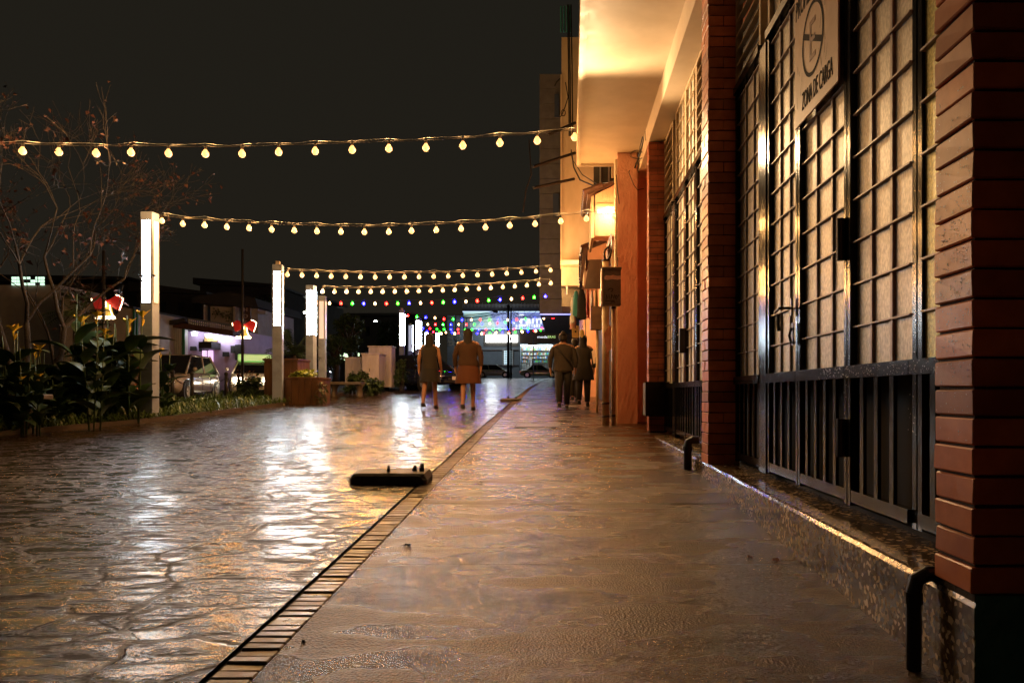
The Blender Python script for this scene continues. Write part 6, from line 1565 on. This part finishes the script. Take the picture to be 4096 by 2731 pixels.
# canna plants: four kinds, copied through the bed
def canna(seed, h, nleaf, flower):
    rnd = random.Random(seed); t = thing('canna_plant', 'x', 'plant', (0, 0, -50))
    st = MB(); lf = MB(); fl = MB()
    for s in range(rnd.choice((2, 3))):
        bx_, by = rnd.uniform(-.10, .10), rnd.uniform(-.10, .10); hh = h*rnd.uniform(.8, 1.05)
        tipx, tipy = bx_+rnd.uniform(-.10, .10), by+rnd.uniform(-.1, .1)
        st.tube([(bx_, by, -.05), ((bx_+tipx)/2, (by+tipy)/2, hh*.5), (tipx, tipy, hh)], [.014, .011, .006], 6)
        for k in range(nleaf):
            u = .12+.68*k/nleaf; o = Vector((bx_+(tipx-bx_)*u, by+(tipy-by)*u, hh*u)); a = k*2.4+rnd.uniform(-.4, .4)+s
            d = Vector((math.cos(a), math.sin(a), 0)); sd = Vector((-math.sin(a), math.cos(a), 0)); L_ = rnd.uniform(.32, .52); w = L_*.21
            e = rnd.uniform(.7, 1.25); m_ = 7; vs = []
            for i in range(m_+1):
                v_ = i/m_; c = o+d*L_*(v_*math.cos(e)+.25*v_*v_)+Vector((0, 0, L_*(v_*math.sin(e)-.45*v_*v_))); ww = w*(math.sin(math.pi*min(1, v_**.8))**.8 if 0 < v_ < 1 else .02)
                vs += [c-sd*ww+Vector((0, 0, ww*.35)), c, c+sd*ww+Vector((0, 0, ww*.35))]
            lf.add(vs, [(i*3+j, i*3+j+1, i*3+j+4, i*3+j+3) for i in range(m_) for j in (0, 1)])
        if flower and s == 0:
            for k in range(5):
                a = k*1.256; d = Vector((math.cos(a), math.sin(a), 0)); o = Vector((tipx, tipy, hh-.01)); sdv = Vector((-math.sin(a), math.cos(a), 0)); l = .085
                fl.add([o, o+d*l*.5+sdv*.032+Vector((0, 0, .06)), o+d*l+Vector((0, 0, .07+.02*(k % 2))), o+d*l*.5-sdv*.032+Vector((0, 0, .06))], [(0, 1, 2, 3)])
            for k in range(5): fl.tube([(tipx+rnd.uniform(-.01, .01), tipy, hh-.10+k*.02), (tipx+rnd.uniform(-.03, .03), tipy+rnd.uniform(-.03, .03), hh-.05+k*.02)], .006, 4)
    obj('stems', st, M['leaf'], t, True, world=False); obj('leaves', lf, M['leaf'], t, True, world=False)
    if fl.v: obj('flower', fl, M['flower'], t, world=False)
    return t
protos = [canna(1, 1.25, 7, True), canna(2, 1.05, 7, False), canna(5, 1.45, 8, True), canna(9, .9, 6, False), canna(13, 1.15, 6, True)]
rnd = random.Random(77); used = set(); cnt = 0
fl_spots = [(30, 1330, 10.9), (118, 1400, 10.8), (278, 1195, 12.3), (385, 1345, 11.4), (402, 1290, 12.2), (520, 1270, 12.6), (100, 1475, 10.5), (160, 1462, 10.6), (470, 1300, 12.8), (455, 1292, 13.0)]
spots = []
for (px, py, D) in fl_spots: spots.append((PX(px, D), D, PZ(py, D)-GZ(D), True))
for i in range(58):
    D = 10.75+rnd.random()*3.4; lo = bedX(D)-2.6
    x = bedX(D)-.25-rnd.random()*2.7
    if PX(600, D)-.35 < x and abs(D-13.3) < .8: x -= .6
    spots.append((x, D, rnd.uniform(.75, 1.25), False))
side = ['at the bench', 'below the bare tree', 'in the middle of the bed', 'under the larger bell', 'beside the nearest lamp post']
for i, (x, D, h, f) in enumerate(spots):
    pr = protos[rnd.choice((0, 2, 4)) if f else rnd.choice((1, 3, 1, 3, 4))]
    hh = {0: 1.25, 1: 1.05, 2: 1.45, 3: .9, 4: 1.15}[protos.index(pr)]
    px = VX+F*x/D; band = side[min(4, max(0, int(px/115)))]
    depth = 'front row' if D < 11.9 else ('middle row' if D < 13.1 else 'back row')
    if f: lab = f'yellow flowering canna {band}, {depth}, {"tall" if h > 1.1 else "low"} bloom'
    else: lab = f'leafy canna without a clear bloom {band}, {depth}'
    loc = (x, D, GZ(D)+.02); rz = rnd.uniform(0, 6.28); s_ = h/hh if f else rnd.uniform(.8, 1.15)
    if pr not in used: used.add(pr); o = pr; o.location = loc; o.rotation_euler = (0, 0, rz); o.scale = (s_,)*3; o['label'] = lab; o['group'] = 'canna plants in the bed'
    else: dup(pr, loc, rz, lab, 'canna plants in the bed', s_)
for p in protos:
    if p not in used: 
        for c in list(p.children): bpy.data.objects.remove(c)
        bpy.data.objects.remove(p)
# shrubs near cabinets and road
def shrub(px0, px1, py0, D, seed, label, m='bush', n=700, s=.12, name='shrub'):
    rnd = random.Random(seed); x0, x1 = PX(px0, D), PX(px1, D); g = GZ(D); z1 = PZ(py0, D)
    t = thing(name, label, 'shrub', ((x0+x1)/2, D, g)); mb = MB(); k = 16
    for i in range(k):
        cx_ = rnd.uniform(x0, x1); leafy(mb, (cx_, D+rnd.uniform(-.3, .3), g+(z1-g)*rnd.uniform(.2, .9)), (x1-x0)*.16, .2, (z1-g)*.16, n//k, s, rnd, 2)
    obj('foliage', mb, M[m], t)
    mb = MB()
    for i in range(9): mb.tube([((x0+x1)/2+rnd.uniform(-.1, .1), D, g-.05), (rnd.uniform(x0, x1), D+rnd.uniform(-.2, .2), z1*.98+.02*g)], [.012, .004], 4)
    obj('stems', mb, M['bark'], t)
shrub(1390, 1432, 1490, 24.0, 1, 'small dark shrub before the lowest cabinet')
shrub(1430, 1475, 1485, 23.6, 2, 'dark rounded shrub before the capped cabinet')
shrub(1480, 1530, 1515, 23.2, 3, 'low shrub with wet leaves at the right cabinet foot')
shrub(1590, 1622, 1440, 27.0, 4, 'narrow spiky shrub at the foot of the bright post by the blue car')
shrub(955, 1060, 1500, 19.0, 5, 'dark twiggy bush right of the lit headlamps', n=1100, s=.10)
shrub(960, 1010, 1480, 20.0, 6, 'sparse twigs catching the headlamp glow', m='leafdry', n=120, s=.07)
shrub(545, 575, 1350, 14.6, 8, 'dry orange seed heads at the left side of the nearest lamp post', m='leafdry', n=160, s=.09)
# ground cover along the bed
rnd = random.Random(55); mb = MB()
for i in range(9000):
    D = rnd.uniform(10.4, 22.5); e = bedX(D); x = e-.05-abs(rnd.gauss(0, .8)) if rnd.random() < .75 else e-rnd.uniform(0, 3.2)
    if x < e-3.3: continue
    z = GZ(D)+.02; a = rnd.uniform(0, 6.28); l = rnd.uniform(.08, .24); w = rnd.uniform(.006, .014); h = l*rnd.uniform(.4, 1)
    d = Vector((math.cos(a), math.sin(a), 0)); sd = Vector((-math.sin(a), math.cos(a), 0))*w; o = Vector((x, D, z))
    m1 = o+d*l*.4+Vector((0, 0, h)); tip = o+d*l+Vector((0, 0, h*.6))
    mb.add([o-sd, o+sd, m1+sd, m1-sd, tip], [(0, 1, 2, 3), (3, 2, 4)])
solo('grass', mb, M['grass'], 'wet grassy ground cover along the edge of the planting bed', 'grass', kind='stuff', base=(PX(800, 16), 16, GZ(16)))
mb = MB()
for i in range(40): leafy(mb, (PX(rnd.uniform(690, 1045), 17.5), 17.5+rnd.uniform(-.9, 1.0), GZ(17.5)+.10), .15, .15, .08, 26, .12, rnd, 2.2)
solo('creeping_plants', mb, M['grass'], 'leafy creeping plants in front of the silver hatchback and chain posts', 'ground cover', kind='stuff', base=(PX(870, 17.5), 17.5, GZ(17.5)))
# ================================================================== LIGHT, WORLD, CAMERA
w = bpy.data.worlds.new('World'); sc.world = w; w.use_nodes = True
bg = w.node_tree.nodes['Background']
tcn = w.node_tree.nodes.new('ShaderNodeTexCoord'); sx = w.node_tree.nodes.new('ShaderNodeSeparateXYZ'); cr = w.node_tree.nodes.new('ShaderNodeValToRGB')
w.node_tree.links.new(tcn.outputs['Generated'], sx.inputs[0]); w.node_tree.links.new(sx.outputs['Z'], cr.inputs[0])
cr.color_ramp.elements[0].color = (.0150, .0126, .0088, 1); cr.color_ramp.elements[1].color = (.0135, .0118, .0084, 1); cr.color_ramp.elements[1].position = .5
w.node_tree.links.new(cr.outputs[0], bg.inputs['Color']); bg.inputs['Strength'].default_value = 1.0
def lamp(name, kind, loc, energy, c, aim=None, **kw):
    l = bpy.data.lights.new(name, kind); l.energy = energy; l.color = c
    for k, v in kw.items(): setattr(l, k, v)
    o = bpy.data.objects.new(name, l); col.objects.link(o); o.location = loc
    if aim is not None: o.rotation_euler = (Vector(aim)-Vector(loc)).to_track_quat('-Z', 'Y').to_euler()
    return o
lamp('street_flood', 'SPOT', (.12, 9.9, 4.25), 310, (1, .66, .34), (.7, 3.2, 2.6), spot_size=R(168), spot_blend=.4, shadow_soft_size=.10)
lamp('hood_glow', 'POINT', (PX(2440, 13.3), 13.3, PZ(845, 13.3)), 15, (1, .76, .46), shadow_soft_size=.05)
lamp('wall_glow', 'POINT', P(2318, 1055, 20.6), 42, (1, .74, .42), shadow_soft_size=.08)
lamp('far_street_light', 'POINT', (PX(1965, 82), 82.5, 9.5), 480, (.80, .92, 1.0), shadow_soft_size=.3)
cam = bpy.data.cameras.new('camera'); co = bpy.data.objects.new('camera', cam); col.objects.link(co)
co.location = (0, 0, CH); co.rotation_euler = (R(90), 0, 0)
cam.sensor_width = 36; cam.lens = 36*F/4096; cam.shift_x = -(VX-2048)/4096; cam.shift_y = (VY-1365.5)/4096
cam.clip_end = 2000; cam.clip_start = .05
sc.camera = co
vs_ = sc.view_settings; vs_.view_transform = 'Standard'; vs_.look = 'None'; vs_.exposure = 0; vs_.gamma = 1
sc.cycles.use_light_tree = True
sc.cycles.sample_clamp_indirect = 4.0
sc.cycles.max_bounces = 6; sc.cycles.diffuse_bounces = 3; sc.cycles.glossy_bounces = 3

# humid night air
if HAZE > 0:
    mb = MB(); mb.box((-62, -9, -3), (62, 110, 17)); hz_ = obj('haze', mb, M['dark']); tag(hz_, kind='stuff', label='humid night air glowing softly round the lamps', cat='haze')
    hm = bpy.data.materials.new('humid_air'); hm.use_nodes = True; nt = hm.node_tree; nt.nodes.remove(nt.nodes['Principled BSDF'])
    pv = nt.nodes.new('ShaderNodeVolumePrincipled'); pv.inputs['Color'].default_value = (.85, .88, .9, 1); pv.inputs['Density'].default_value = HAZE; pv.inputs['Anisotropy'].default_value = .75
    nt.links.new(pv.outputs[0], nt.nodes['Material Output'].inputs['Volume']); hz_.data.materials.clear(); hz_.data.materials.append(hm)
    sc.cycles.volume_bounces = 0
